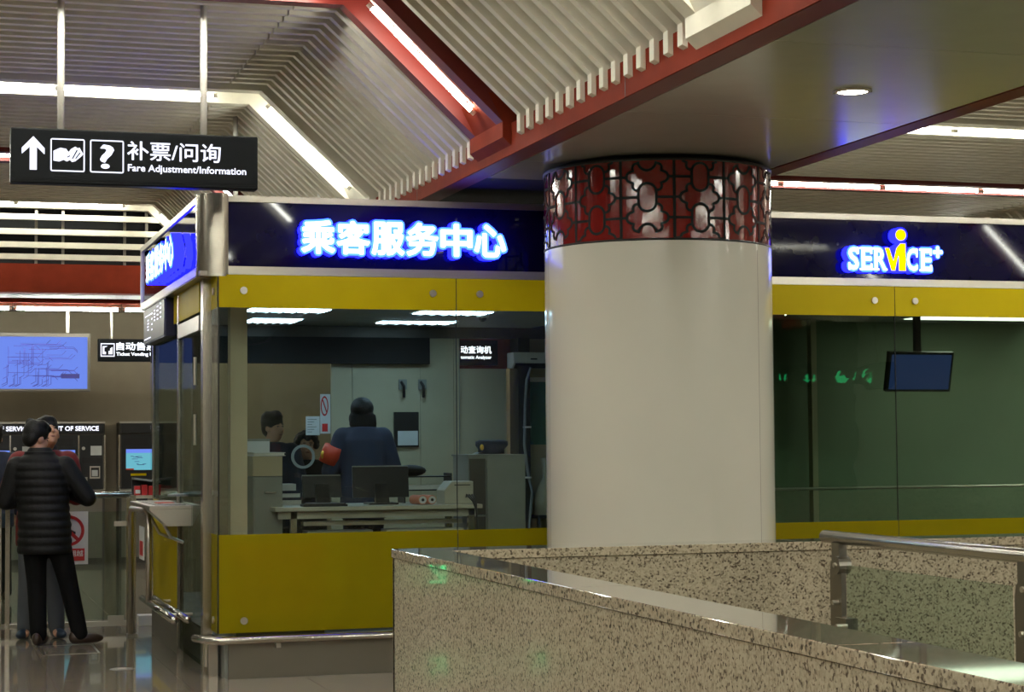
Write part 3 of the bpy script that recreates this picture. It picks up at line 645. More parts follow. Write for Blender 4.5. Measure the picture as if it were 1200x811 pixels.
# ================================================================== HANGING SIGNS
fs = thing('hanging_sign', 'long black fare adjustment sign with arrow hung on white rods', 'sign', (1.24, 11.87, 3.115))
YS = 11.859
obj('body', B(0.487, 1.99, YS, YS+0.10, 3.115, 3.45), 'sign_body', fs, bevel=0.008); obj('face', B(0.50, 1.977, YS-0.003, YS-0.0005, 3.14, 3.435), 'sign_body', fs)
for xx in (0.786, 1.658): obj('hanging_rod', MB().tube([(xx, YS+0.05, 3.45), (xx, YS+0.05, 4.42)], 0.022, 12), 'white', fs, smooth=True)
yf = YS-0.0045
arrow = [(0.60, 3.195), (0.642, 3.195), (0.642, 3.335), (0.688, 3.290), (0.688, 3.328), (0.621, 3.40), (0.553, 3.328), (0.553, 3.290), (0.60, 3.335)]
obj('arrow', MB().prism(arrow, 'y', yf-0.001, yf), 'sign_white', fs)
def rframe(x0, x1, z0, z1, wd, nm):
    m = MB(); m.box(x0+0.012, x1-0.012, yf-0.001, yf, z1-wd, z1).box(x0+0.012, x1-0.012, yf-0.001, yf, z0, z0+wd).box(x0, x0+wd, yf-0.001, yf, z0+0.012, z1-0.012).box(x1-wd, x1, yf-0.001, yf, z0+0.012, z1-0.012)
    for (cx, cz, a0) in ((x0+0.012, z0+0.012, 180), (x1-0.012, z0+0.012, 270), (x1-0.012, z1-0.012, 0), (x0+0.012, z1-0.012, 90)):
        po = [(cx+0.012*math.cos(math.radians(a0+i*18)), cz+0.012*math.sin(math.radians(a0+i*18))) for i in range(6)] + [(cx+(0.012-wd)*math.cos(math.radians(a0+i*18)), cz+(0.012-wd)*math.sin(math.radians(a0+i*18))) for i in range(5, -1, -1)]
        m.prism(po, 'y', yf-0.001, yf)
    obj(nm, m, 'sign_white', fs)
rframe(0.722, 0.927, 3.19, 3.392, 0.008, 'pictogram_frame'); rframe(0.958, 1.162, 3.19, 3.392, 0.008, 'pictogram_frame')
hand = [(0.74, 3.255), (0.74, 3.315), (0.78, 3.335), (0.815, 3.33), (0.83, 3.31), (0.845, 3.33), (0.87, 3.345), (0.885, 3.335), (0.895, 3.34), (0.918, 3.30), (0.905, 3.285), (0.87, 3.255), (0.85, 3.25), (0.838, 3.262), (0.82, 3.252), (0.80, 3.262), (0.775, 3.25)]
hnd = obj('hand_pictogram', MB().prism(hand, 'y', yf-0.001, yf), 'sign_white', fs)
for q in ([(0.848, 3.268), (0.856, 3.268), (0.885, 3.322), (0.877, 3.325)], [(0.868, 3.272), (0.875, 3.27), (0.902, 3.306), (0.897, 3.312)], [(0.822, 3.275), (0.84, 3.285), (0.838, 3.291), (0.820, 3.281)]):
    obj('ticket_line', MB().prism(q, 'y', yf-0.002, yf-0.001), 'sign_body', hnd)
lettering('question_mark', '?', (1.018, yf, 3.215), 0.085, 0.15, 'sign_white', fs, FRONT, bold=0.018)
lettering('lettering', '补票/问询', (1.182, yf, 3.275), 0.575, 0.118, 'sign_white', fs, FRONT, bold=0.012)
lettering('lettering', 'Fare Adjustment/Information', (1.186, yf, 3.192), 0.73, 0.058, 'sign_white', fs, FRONT, bold=0.02)

hs = thing('hanging_sign', 'hanging sign whose two rods show above the booth front', 'sign', (3.1, 15.8, 2.82))
obj('body', B(2.45, 3.75, 15.75, 15.85, 2.82, 3.1), 'sign_body', hs)
for xx, zt in ((2.465, 4.3), (3.175, 3.8)): obj('hanging_rod', MB().tube([(xx, 15.8, 3.1), (xx, 15.8, zt)], 0.02, 10), 'white', hs, smooth=True)

tv = thing('hanging_sign', 'black ticket vending machine sign with white lettering over the machines', 'sign', (2.45, 24.05, 2.56))
obj('body', B(2.045, 2.95, 24.0, 24.1, 2.56, 2.84), 'sign_body', tv, bevel=0.006)
for xx in (2.21, 2.8): obj('hanging_rod', MB().tube([(xx, 24.05, 2.84), (xx, 24.05, ZLOW)], 0.02, 8), 'steel', tv)
yf = 23.996
def vframe(x0, x1, z0, z1, wd, par, y, m='sign_white'):
    mb = MB().box(x0, x1, y-0.002, y, z1-wd, z1).box(x0, x1, y-0.002, y, z0, z0+wd).box(x0, x0+wd, y-0.002, y, z0+wd, z1-wd).box(x1-wd, x1, y-0.002, y, z0+wd, z1-wd); return obj('pictogram_frame', mb, m, par)
vframe(2.075, 2.245, 2.62, 2.785, 0.012, tv, yf); obj('ticket_pictogram', MB().prism([(2.10, 2.65), (2.14, 2.65), (2.14, 2.68), (2.12, 2.68), (2.12, 2.73), (2.16, 2.75), (2.10, 2.75)], 'y', yf-0.002, yf).prism([(2.17, 2.65), (2.22, 2.65), (2.22, 2.74), (2.19, 2.72), (2.19, 2.69), (2.17, 2.69)], 'y', yf-0.002, yf), 'sign_white', tv)
lettering('lettering', '自动售票机', (2.265, yf, 2.70), 0.62, 0.10, 'white_led', tv, FRONT, bold=0.02)
lettering('lettering', 'Ticket Vending Machine', (2.265, yf, 2.62), 0.62, 0.055, 'white_led', tv, FRONT, bold=0.02)

ms = thing('map_screen', 'large lit blue screen showing a metro line map', 'screen', (1.2, 24.05, 2.19))
obj('frame', B(0.35, 1.954, 24.0, 24.12, 2.188, 2.91), 'darksteel', ms, bevel=0.01); obj('display', B(0.39, 1.915, 23.994, 23.999, 2.222, 2.858), 'screen', ms)
obj('mount', B(1.66, 1.70, 24.03, 24.08, 2.91, ZLOW), 'steel', ms); obj('mount', B(0.66, 0.70, 24.03, 24.08, 2.91, ZLOW), 'steel', ms)
random.seed(3)
lines = MB()
for k in range(60):
    x = random.uniform(0.95, 1.5); z = random.uniform(2.33, 2.78); pts = [(x, z)]
    if k % 2: ln = random.uniform(0.15, 0.45); pts.append((min(x+ln, 1.75), z)); pts.append((min(x+ln, 1.75)+0.05, z+random.choice((-0.05, 0.05))))
    else: ln = random.uniform(0.1, 0.3); pts.append((x, max(z-ln, 2.28))); pts.append((x-0.06, max(z-ln, 2.28)-0.03))
    for (a, b), (c, d) in zip(pts[:-1], pts[1:]):
        dx, dz = c-a, d-b; L_ = math.hypot(dx, dz) or 1; nx, nz = -dz/L_*0.0026, dx/L_*0.0026
        lines.prism([(a+nx, b+nz), (a-nx, b-nz), (c-nx, d-nz), (c+nx, d+nz)], 'y', 23.9925-k*0.00003, 23.9935)
obj('map_lines', lines, 'purple', ms); obj('map_legend', B(1.60, 1.82, 23.9925, 23.9935, 2.35, 2.405), 'screen_line', ms)

# ================================================================== TICKET MACHINES
def machine(x0, x1, label, text, scr, layout):
    t = thing('ticket_machine', label, 'ticket machine', ((x0+x1)/2, 25.4, 0)); y = 25.2
    obj('body', B(x0, x1, y, 25.58, 0, 1.82), 'mgrey', t); obj('side_trim', B(x0-0.012, x0+0.012, y-0.012, y+0.1, 0.95, 1.66), 'steelv', t); obj('side_trim', B(x1-0.012, x1+0.012, y-0.012, y+0.1, 0.95, 1.66), 'steelv', t)
    hd = obj('header', B(x0+0.02, x1-0.02, y-0.05, y+0.05, 1.685, 1.81), 'dgrey', t); obj('header_trim', B(x0, x1, y-0.06, y, 1.81, 1.835), 'steel', t)
    if text: lettering('lettering', text, (x0+0.06, y-0.053, 1.715), x1-x0-0.14, 0.062, 'sign_white', hd, FRONT, bold=0.03)
    obj('front_panel', B(x0+0.03, x1-0.03, y-0.01, y, 0.97, 1.66), 'dgrey', t)
    obj('button_strip', B(x0+0.05, x0+0.36, y-0.016, y-0.01, 1.52, 1.62), 'black', t)
    s = obj('screen', B(scr[0], scr[1], y-0.018, y-0.01, scr[2], scr[3]), 'teal_screen', t)
    obj('screen_bezel', B(scr[0]-0.02, scr[1]+0.02, y-0.014, y-0.0105, scr[2]-0.03, scr[3]+0.02), 'black', t)
    obj('screen_bar', B(scr[0], scr[1], y-0.020, y-0.018, scr[3]-0.05, scr[3]), 'screen', s); obj('screen_bar', B(scr[0], scr[0]+0.1, y-0.020, y-0.018, scr[2], scr[2]+0.02), 'armband', s)
    random.seed(int(x0*10)+1)
    for k in range(10):
        xa = random.uniform(scr[0]+0.05, scr[1]-0.1); za = random.uniform(scr[2]+0.05, scr[3]-0.09); obj('screen_mark', B(xa, xa+random.uniform(0.02, 0.09), y-0.0195, y-0.018, za, za+0.006), 'purple', s)
    obj('ledge', MB().prism([(y-0.10, 0.92), (y, 0.90), (y, 0.965), (y-0.07, 0.955)], 'x', x0, x1), 'steel', t)
    obj('lower_door', B(x0+0.03, x1-0.03, y-0.008, y, 0.08, 0.88), 'darksteel', t); obj('outlet', B(x0+0.1, x0+0.36, y-0.012, y-0.008, 0.78, 0.84), 'black', t)
    if layout:
        xr = x1-0.32
        obj('divider', B(xr-0.02, xr, y-0.02, y-0.01, 0.97, 1.66), 'steelv', t)
        obj('notice', B(x1-0.18, x1-0.04, y-0.013, y-0.01, 1.40, 1.52), 'paper', t); obj('coin_slot', MB().tube([(xr+0.05, y-0.025, 1.49), (xr+0.05, y-0.01, 1.49)], 0.022, 12), 'steel', t)
        cf = obj('card_slot_frame', B(x1-0.19, x1-0.06, y-0.022, y-0.01, 1.10, 1.26), 'steel', t); obj('card_slot', B(x1-0.175, x1-0.075, y-0.026, y-0.022, 1.12, 1.24), 'black', cf); obj('card_label', B(x1-0.165, x1-0.09, y-0.028, y-0.026, 1.13, 1.21), 'paper', cf)
        obj('lock', B(xr+0.03, xr+0.10, y-0.02, y-0.01, 1.06, 1.12), 'steel', t); obj('keypad', B(xr+0.03, x1-0.04, y-0.014, y-0.01, 1.30, 1.37), 'black', t)
    else:
        obj('price_sticker', B(scr[0]+0.06, scr[0]+0.26, y-0.012, y-0.01, scr[2]-0.075, scr[2]-0.045), 'yellow', t)
machine(1.47, 2.235, 'ticket machine with a lit OUT OF SERVICE header beside the map screen', 'OUT OF SERVICE', (1.60, 1.86, 1.21, 1.47), True)
machine(0.60, 1.38, 'ticket machine behind the two men at the left picture edge', 'OUT OF SERVICE', (0.75, 1.05, 1.21, 1.47), True)
machine(2.42, 3.18, 'ticket machine with a bright map screen half hidden by the booth', '', (2.505, 2.85, 1.205, 1.475), False)

# ================================================================== BARRIER
ba = thing('barrier', 'glass barrier with a steel top rail and a red prohibition sign', 'barrier', (1.0, 16.05, 0))
obj('top_rail', MB().tube([(0.40, 16.05, 1.115), (1.69, 16.05, 1.115)], 0.026, 12), 'railsteel', ba, smooth=True)
for xx in (0.45, 1.62): obj('post', B(xx-0.02, xx+0.02, 16.03, 16.07, 0, 1.1), 'steelv', ba)
obj('glass_panel', B(0.5, 1.59, 16.044, 16.056, 0.1, 0.98), 'railglass', ba); [obj('gate_post', B(xx, xx+0.035, 15.78, 15.82, 0, 1.05), 'steelv', ba) for xx in (0.56, 0.625)]
obj('bottom_rail', B(0.43, 1.6, 16.03, 16.07, 0.045, 0.085), 'steel', ba); obj('bracket', B(1.5, 1.62, 16.03, 16.05, 0.86, 0.90), 'steel', ba); obj('bracket', B(1.45, 1.58, 16.02, 16.04, 0.085, 0.13), 'steel', ba)
sn = thing('prohibition_sign', 'white sign with a red barred circle fixed to the glass barrier', 'sign', (1.2, 16.03, 0.55))
obj('plate', B(0.985, 1.29, 16.034, 16.042, 0.555, 0.985), 'white', sn)
rr = MB(); pts = [(1.135+0.115*math.cos(a*math.pi/16), 16.032, 0.83+0.115*math.sin(a*math.pi/16)) for a in range(33)]
po = MB()
for i in range(32):
    a, b = i*math.pi/16, (i+1)*math.pi/16
    po.prism([(1.135+r*math.cos(t), 0.83+r*math.sin(t)) for r, t in ((0.125, a), (0.125, b), (0.10, b), (0.10, a))], 'y', 16.030, 16.0335)
s_ = math.sqrt(0.5)
po.prism([(1.135+s_*(0.1)+0.01, 0.83-s_*0.1+0.01), (1.135+s_*0.1-0.01, 0.83-s_*0.1-0.01), (1.135-s_*0.1-0.01, 0.83+s_*0.1-0.01), (1.135-s_*0.1+0.01, 0.83+s_*0.1+0.01)], 'y', 16.030, 16.0335)
obj('red_ring', po, 'signred', sn); obj('climber_figure', MB().prism([(1.09, 0.77), (1.12, 0.77), (1.14, 0.81), (1.19, 0.80), (1.19, 0.82), (1.15, 0.84), (1.13, 0.88), (1.11, 0.88), (1.11, 0.83)], 'y', 16.0335, 16.0340), 'black', sn)
pl = obj('red_plate', B(1.02, 1.262, 16.030, 16.0335, 0.585, 0.685), 'signred', sn); lettering('lettering', '禁止翻越', (1.03, 16.0295, 0.62), 0.22, 0.05, 'white', pl, FRONT, bold=0.01)
ft = thing('queue_frame', 'bent steel tube frame standing by the booth counter', 'railing', (1.6, 14.6, 0))
obj('hoop', MB().tube([(1.585, 15.55, 0.02), (1.585, 15.55, 0.98), (1.585, 15.50, 1.02), (1.60, 14.60, 1.03), (1.605, 14.5, 1.0), (1.605, 14.45, 0.92), (1.605, 14.45, 0.36)], 0.022, 10), 'steel', ft, smooth=True)
obj('post', B(1.59, 1.63, 15.58, 15.62, 0, 1.12), 'steelv', ft); obj('base_plate', B(1.56, 1.64, 15.53, 15.65, 0, 0.02), 'darksteel', ft)
sk = thing('sticker_sign', 'small white and red notice plate hung on the bent steel frame', 'sign', (1.60, 14.9, 0.65))
obj('plate', B(1.598, 1.604, 14.72, 15.05, 0.65, 0.90), 'paper', sk); obj('red_block', B(1.596, 1.598, 14.78, 15.0, 0.68, 0.79), 'signred', sk)
bx_ = thing('step_block', 'low pale stone block on the floor by the foot rail', 'block', (1.80, 16.5, 0)); obj('block', B(1.74, 1.87, 16.4, 16.56, 0, 0.09), 'white', bx_, bevel=0.005)
br = thing('leaflet_box', 'clear leaflet box with red packets by the counter', 'box', (1.73, 15.85, 1.12))
obj('shelf', B(1.62, 1.88, 15.8, 16.0, 1.09, 1.115), 'steel', br); obj('cover', MB().prism([(1.635, 1.245), (1.635, 1.26), (1.85, 1.23), (1.85, 1.215)], 'y', 15.8, 15.98), 'grey', br); obj('back', B(1.635, 1.86, 15.97, 15.985, 1.115, 1.24), 'dgrey', br)
for k in range(4): obj('packet', B(1.645+0.055*k, 1.69+0.055*k, 15.83, 15.9, 1.115, 1.19+0.01*(k % 2)), 'signred', br); 
obj('packet_label', B(1.65, 1.69, 15.826, 15.83, 1.13, 1.16), 'paper', br)
mc = thing('microphone_stand', 'small disc lamp and camera on a stem above the counter', 'device', (1.74, 13.8, 1.10))
obj('stem', MB().tube([(1.74, 13.8, 1.10), (1.74, 13.8, 1.16)], 0.012, 8), 'steel', mc); obj('disc', MB().lathe([(0, 1.155), (0.075, 1.157), (0.075, 1.172), (0, 1.176)], 1.74, 13.8, 20), 'grey', mc, smooth=False)
pp = thing('papers', 'orange leaflet and papers lying on the steel counter', 'paper', (1.68, 13.9, 1.104)); obj('leaflet', B(1.60, 1.72, 13.85, 14.05, 1.1045, 1.109), 'armband', pp); obj('sheet', B(1.62, 1.74, 13.62, 13.8, 1.1045, 1.107), 'paper', pp)
hr = thing('guard_rail', 'steel top rail seen behind the side glass of the booth', 'railing', (2.1, 17.0, 0))
obj('rail', MB().tube([(1.70, 17.0, 1.09), (2.5, 17.0, 1.09)], 0.026, 10), 'steel', hr, smooth=True); obj('post', B(1.72, 1.76, 16.98, 17.02, 0, 1.08), 'steelv', hr); obj('post', B(2.42, 2.46, 16.98, 17.02, 0, 1.08), 'steelv', hr)
# floor fittings
hf = thing('floor_hatch', 'square steel framed hatch set in the floor tiles', 'hatch', (1.04, 14.72, 0))
x0, x1, y0, y1 = 0.84, 1.25, 14.40, 15.06
obj('frame', B(x0, x1, y0, y0+0.018, 0.0, 0.003).box(x0, x1, y1-0.018, y1, 0, 0.003).box(x0, x0+0.014, y0+0.018, y1-0.018, 0, 0.003).box(x1-0.014, x1, y0+0.018, y1-0.018, 0, 0.003), 'darksteel', hf); obj('tile_infill', B(x0+0.03, x1-0.03, y0+0.03, y1-0.03, 0, 0.002), 'floor', hf)
fg = thing('floor_stud', 'small round metal inspection cover in the floor', 'cover', (1.302, 13.33, 0)); obj('cover', MB().lathe([(0, 0.004), (0.075, 0.003), (0.085, 0.0)], 1.302, 13.33, 24), 'darksteel', fg); obj('centre_dot', MB().lathe([(0, 0.006), (0.03, 0.005), (0.032, 0.003)], 1.302, 13.33, 16), 'steel', fg)

# ================================================================== BOOTH CONTENTS
def tg(n, l, c, loc): return thing(n, l, c, loc)
ZD = 1.075
dk = tg('desk', 'long pale topped steel desk behind the front glass', 'desk', (3.1, 13.7, 0.26))
obj('top', B(2.365, 3.89, 13.4, 14.15, ZD-0.03, ZD), 'desk', dk, bevel=0.004); obj('apron', B(2.40, 3.86, 13.46, 13.48, 0.99, ZD-0.03), 'desk', dk)
for xx in (2.49, 3.80):
    for yy in (13.46, 14.08): obj('leg', B(xx, xx+0.045, yy, yy+0.045, 0.26, ZD-0.03), 'steelv', dk)
obj('cable_tray', B(2.60, 3.78, 13.56, 13.66, 0.935, 0.965), 'steel', dk); obj('lower_tray', B(2.62, 3.1, 13.52, 13.7, 0.86, 0.90), 'grey', dk); obj('lower_tray', B(3.2, 3.78, 13.52, 13.7, 0.86, 0.90), 'desk', dk)
fc = tg('file_cabinet', 'grey steel file cabinet with handles at the left of the desk', 'cabinet', (2.35, 13.8, 0.26))
obj('body', B(2.245, 2.456, 13.6, 14.1, 0.26, 1.29), 'grey', fc); obj('top_box', B(2.245, 2.456, 13.6, 14.1, 1.295, 1.435), 'beige', fc)
for z0, z1 in ((0.28, 0.78), (0.80, 1.28)):
    d = obj('drawer', B(2.255, 2.446, 13.59, 13.60, z0, z1), 'grey', fc); obj('handle', MB().tube([(2.33, 13.59, z1-0.1), (2.33, 13.565, z1-0.1), (2.40, 13.565, z1-0.1), (2.40, 13.59, z1-0.1)], 0.006, 6), 'steel', d)
wb = tg('white_box', 'pale blue grey box on top of the file cabinet pile', 'box', (2.37, 14.2, 1.46)); obj('carton', B(2.29, 2.455, 14.12, 14.3, 1.463, 1.56), 'paper', wb); obj('lid_edge', B(2.287, 2.458, 14.117, 14.303, 1.545, 1.563), 'grey', wb); 
sh = tg('binder', 'white flat binder lying on the file cabinet', 'binder', (2.38, 13.9, 1.435)); obj('cover', B(2.26, 2.497, 13.7, 14.3, 1.437, 1.442).box(2.26, 2.497, 13.7, 14.3, 1.458, 1.463), 'paper', sh); obj('pages', B(2.27, 2.49, 13.71, 14.29, 1.442, 1.458), 'white', sh)
st = tg('paper_stack', 'stack of books and papers on the desk by the cabinet', 'papers', (2.55, 14.0, ZD))
for k, (x0, x1, m, h) in enumerate(((2.48, 2.66, 'paper', 0.035), (2.48, 2.655, 'navy', 0.02), (2.47, 2.65, 'paper', 0.03), (2.49, 2.64, 'navy', 0.02), (2.48, 2.62, 'paper', 0.05))):
    zz = ZD + [0, .035, .055, .085, .105][k]; obj('volume', B(x0, x1, 13.95, 14.15, zz, zz+h-0.001), m, st)
def monitor(label, x0, x1, z1, y):
    t = tg('computer_monitor', label, 'monitor', ((x0+x1)/2, y, ZD)); cx = (x0+x1)/2; zb = ZD+0.05
    obj('shell', MB().prism([(y-0.01, zb), (y+0.02, zb), (y+0.05, z1), (y+0.02, z1)], 'x', x0, x1), 'dgrey', t, bevel=0.004); obj('top_edge', B(x0+0.003, x1-0.003, y+0.018, y+0.052, z1, z1+0.008), 'grey', t)
    obj('stand', MB().prism([(y-0.06, ZD+0.012), (y+0.0, ZD+0.012), (y+0.02, zb+0.1), (y-0.005, zb+0.1)], 'x', cx-0.05, cx+0.05), 'dgrey', t); obj('foot', B(cx-0.11, cx+0.11, y-0.09, y+0.1, ZD, ZD+0.013), 'dgrey', t)
    obj('back_label', MB().prism([(y-0.011, zb+0.03), (y-0.009, zb+0.03), (y+0.0, zb+0.065), (y-0.003, zb+0.065)], 'x', cx-0.05, cx+0.03), 'grey', t); return t
monitor('smaller dark monitor seen from behind, left on the desk', 2.67, 2.96, 1.285, 13.95); monitor('larger dark monitor seen from behind, mid desk', 3.005, 3.425, 1.35, 13.75)
kb = tg('keyboard', 'dark keyboard at the front of the desk', 'keyboard', (2.75, 13.5, ZD)); obj('base', B(2.58, 2.90, 13.45, 13.58, ZD, ZD+0.016), 'dgrey', kb); obj('keys', B(2.59, 2.89, 13.46, 13.57, ZD+0.016, ZD+0.022), 'black', kb)
fo = tg('document_tray', 'black document tray with papers behind the rolls', 'tray', (3.6, 14.0, ZD))
obj('tray', B(3.43, 3.80, 13.92, 14.12, ZD+0.09, ZD+0.10), 'dgrey', fo); obj('tray', B(3.43, 3.80, 13.92, 14.12, ZD+0.19, ZD+0.20), 'dgrey', fo)
for xx in (3.43, 3.79): obj('upright', B(xx, xx+0.012, 13.92, 14.12, ZD, ZD+0.22), 'dgrey', fo)
obj('paper', B(3.46, 3.77, 13.93, 14.1, ZD+0.10, ZD+0.13), 'paper', fo); obj('bag', MB().ball((3.5, 14.02, ZD+0.24), (0.13, 0.09, 0.045)), 'puffer', fo, smooth=True)
for k, xx in enumerate((3.455, 3.525)):
    t = tg('paper_roll', ['orange paper roll with a white core, left one of the pair', 'orange paper roll with a white core, right one of the pair'][k], 'roll', (xx, 13.55, ZD)); t['group'] = 'paper rolls on the desk'
    obj('roll', MB().tube([(xx-0.03+0.0*k, 13.62, ZD+0.036), (xx, 13.46, ZD+0.036)], 0.034, 16), 'orange', t, smooth=False); obj('core', MB().tube([(xx, 13.462, ZD+0.036), (xx, 13.452, ZD+0.036)], 0.027, 14), 'paper', t); obj('core_hole', MB().tube([(xx, 13.452, ZD+0.036), (xx, 13.448, ZD+0.036)], 0.011, 10), 'dgrey', t)
dv = tg('receipt_printer', 'pale boxy receipt printer with cables at the desk end', 'printer', (3.74, 13.6, ZD))
obj('case', MB().prism([(3.635, ZD), (3.855, ZD), (3.855, ZD+0.165), (3.69, ZD+0.165), (3.635, ZD+0.10)], 'y', 13.52, 13.75), 'desk', dv, bevel=0.006); obj('slot', B(3.71, 3.83, 13.516, 13.52, ZD+0.135, ZD+0.142), 'dgrey', dv)
for k in range(3): obj('cable', MB().tube([(3.80+0.02*k, 13.52, ZD+0.05), (3.79+0.02*k, 13.47, ZD+0.07), (3.82+0.012*k, 13.41, ZD+0.02), (3.84, 13.385, ZD-0.05), (3.85, 13.385, 0.75)], 0.006, 6), 'dgrey', dv, smooth=True)
gc = tg('steel_cabinet', 'grey two door steel cabinet at the right end of the desk', 'cabinet', (4.15, 14.1, 0.26))
obj('body', B(3.93, 4.38, 13.92, 14.35, 0.26, 1.42), 'grey', gc); obj('door', B(4.075, 4.30, 13.905, 13.92, 0.3, 1.385), 'grey', gc); obj('door', B(3.94, 4.06, 13.905, 13.92, 0.98, 1.40), 'mgrey', gc); obj('door', B(3.94, 4.06, 13.905, 13.92, 0.3, 0.965), 'mgrey', gc)
obj('top', B(3.92, 4.39, 13.9, 14.36, 1.42, 1.432), 'grey', gc)
ha = tg('uniform_cap', 'dark peaked uniform cap with a gold badge on the cabinet', 'hat', (4.17, 14.1, 1.432))
obj('crown', MB().loft([(1.435, 4.17, 14.12, 0.10, 0.11), (1.47, 4.17, 14.12, 0.10, 0.11), (1.50, 4.175, 14.12, 0.125, 0.135), (1.53, 4.175, 14.12, 0.125, 0.13), (1.542, 4.175, 14.12, 0.09, 0.10)]), 'navy', ha, smooth=True); obj('peak', MB().prism([(4.04, 1.437), (4.09, 1.455), (4.15, 1.462), (4.15, 1.455), (4.09, 1.447)], 'y', 14.05, 14.19), 'black', ha); obj('badge', MB().ball((4.07, 14.03, 1.485), (0.016, 0.012, 0.024)), 'gold', ha, smooth=True)
nb = tg('notice_board', 'dark wall board holding a white sheet', 'board', (4.1, 16.56, 1.49)); obj('board', B(3.993, 4.218, 16.555, 16.578, 1.487, 1.80), 'dgrey', nb); obj('sheet', B(4.025, 4.208, 16.552, 16.555, 1.503, 1.632), 'paper', nb)
for k, xx in enumerate((4.075, 4.255)):
    t = tg('wall_intercom', ['wall phone handset on the beige panel left of the panel joint', 'small wall phone right of the panel joint'][k], 'phone', (xx, 16.56, 1.92)); obj('base', B(xx-0.035, xx+0.035, 16.55, 16.578, 2.0, 2.09), 'grey', t); obj('handset', MB().tube([(xx-0.02, 16.54, 2.07), (xx, 16.52, 2.03), (xx+0.005, 16.535, 1.93)], 0.014, 8), 'dgrey', t, smooth=True)
po_ = tg('no_smoking_poster', 'narrow white no smoking poster on the rear glass', 'poster', (3.375, 16.59, 1.61)); obj('sheet', B(3.334, 3.425, 16.592, 16.598, 1.613, 1.96), 'paper', po_)
mb = MB()
for i in range(24):
    a, b = i*math.pi/12, (i+1)*math.pi/12
    mb.prism([(3.372+rx*math.cos(t), 1.855+rz*math.sin(t)) for rx, rz, t in ((0.034, 0.088, a), (0.034, 0.088, b), (0.026, 0.072, b), (0.026, 0.072, a))], 'y', 16.589, 16.592)
mb.prism([(3.352, 1.905), (3.36, 1.912), (3.394, 1.805), (3.386, 1.80)], 'y', 16.589, 16.592); obj('red_ring', mb, 'signred', po_); obj('red_block', B(3.350, 3.40, 16.589, 16.592, 1.63, 1.70), 'signred', po_)
nt_ = tg('notice_sheet', 'white printed notice sheet on the rear glass by the poster', 'notice', (3.27, 16.59, 1.6)); obj('sheet', B(3.206, 3.328, 16.592, 16.598, 1.60, 1.765), 'paper', nt_)
for k in range(6): obj('text_line', B(3.22, 3.30-0.02*(k % 3), 16.5905, 16.592, 1.735-0.022*k, 1.741-0.022*k), 'grey', nt_)
an = tg('analyzer_sign', 'black lit automatic analyzer sign seen through the booth glass', 'sign', (4.8, 16.58, 2.22)); obj('body', B(4.40, 4.965, 16.625, 16.66, 2.22, 2.445), 'sign_body', an)
an2 = obj('face', B(4.606, 4.965, 16.575, 16.598, 2.22, 2.445), 'sign_body', an)
lettering("lettering", "动查询机", (4.615, 16.572, 2.325), 0.29, 0.07, "white_led", an, FRONT, bold=0.02); lettering("lettering", "tomatic Analyzer", (4.615, 16.572, 2.268), 0.29, 0.04, "white_led", an, FRONT, bold=0.02)
ac = tg('air_conditioner', 'white wall air conditioner above the rear door', 'air conditioner', (5.23, 16.4, 2.19)); obj('case', MB().prism([(16.35, 2.33), (16.54, 2.33), (16.54, 2.19), (16.40, 2.19), (16.33, 2.24)], 'x', 5.04, 5.415), 'white', ac, bevel=0.008); obj('outlet', MB().prism([(16.335, 2.225), (16.345, 2.232), (16.405, 2.196), (16.395, 2.186)], 'x', 5.06, 5.40), 'dgrey', ac); obj('logo_plate', B(5.20, 5.26, 16.327, 16.335, 2.262, 2.275), 'dgrey', ac)
ch = tg('cable_hose', 'pale grey hose running down the dark door jamb', 'hose', (5.15, 16.3, 0.3)); obj('hose', MB().tube([(5.20, 16.33, 2.19), (5.155, 16.32, 2.08), (5.14, 16.32, 1.85), (5.13, 16.32, 1.5), (5.16, 16.32, 1.25), (5.20, 16.32, 1.08), (5.17, 16.32, 0.8), (5.16, 16.32, 0.262)], 0.013, 8), 'cable', ch, smooth=True); 
for zz in (1.65, 1.2): obj('hose_clip', B(5.13, 5.19, 16.30, 16.36, zz, zz+0.015), 'white', ch)
sc_ = tg('sack', 'beige sack leaning inside the rear door', 'sack', (5.36, 16.4, 0.9)); obj('stool', B(5.25, 5.41, 16.32, 16.50, 0.84, 0.87).box(5.25, 5.27, 16.32, 16.34, 0.26, 0.84).box(5.39, 5.41, 16.32, 16.34, 0.26, 0.84), 'dgrey', sc_); obj('bag', MB().loft([(0.87, 5.33, 16.41, 0.08, 0.08), (1.0, 5.33, 16.41, 0.085, 0.08), (1.12, 5.34, 16.41, 0.06, 0.06), (1.2, 5.35, 16.41, 0.02, 0.02), (1.38, 5.36, 16.41, 0.05, 0.05)], 12), 'beige', sc_, smooth=True)
dm = tg('dome_camera', 'small white dome camera on the booth ceiling', 'camera', (4.35, 14.95, 2.55)); obj('base', MB().lathe([(0, 2.535), (0.05, 2.54), (0.055, 2.56)], 4.35, 14.95, 16), 'white', dm); obj('dome', MB().ball((4.35, 14.95, 2.535), (0.035, 0.035, 0.03)), 'dgrey', dm, smooth=True)
bx2 = tg('storage_box', 'reddish brown box standing behind the yellow lower band', 'box', (2.2, 12.7, 0.26)); obj('carton', B(1.96, 2.55, 12.56, 12.9, 0.40, 0.85), 'armband', bx2); obj('base', B(1.96, 2.55, 12.56, 12.9, 0.262, 0.398), 'mgrey', bx2)
tvs = tg('television', 'tilted screen hanging behind the tinted green glass', 'television', (7.56, 13.6, 2.0))
Mx = Matrix.Rotation(math.radians(14), 4, 'X')
def tilt(mb, c):
    q = MB(); q.f = mb.f; q.v = [tuple(Mx @ (Vector(p)-Vector(c)) + Vector(c)) for p in mb.v]; return q
cc = (7.2, 13.6, 2.05)
TX = 0.36
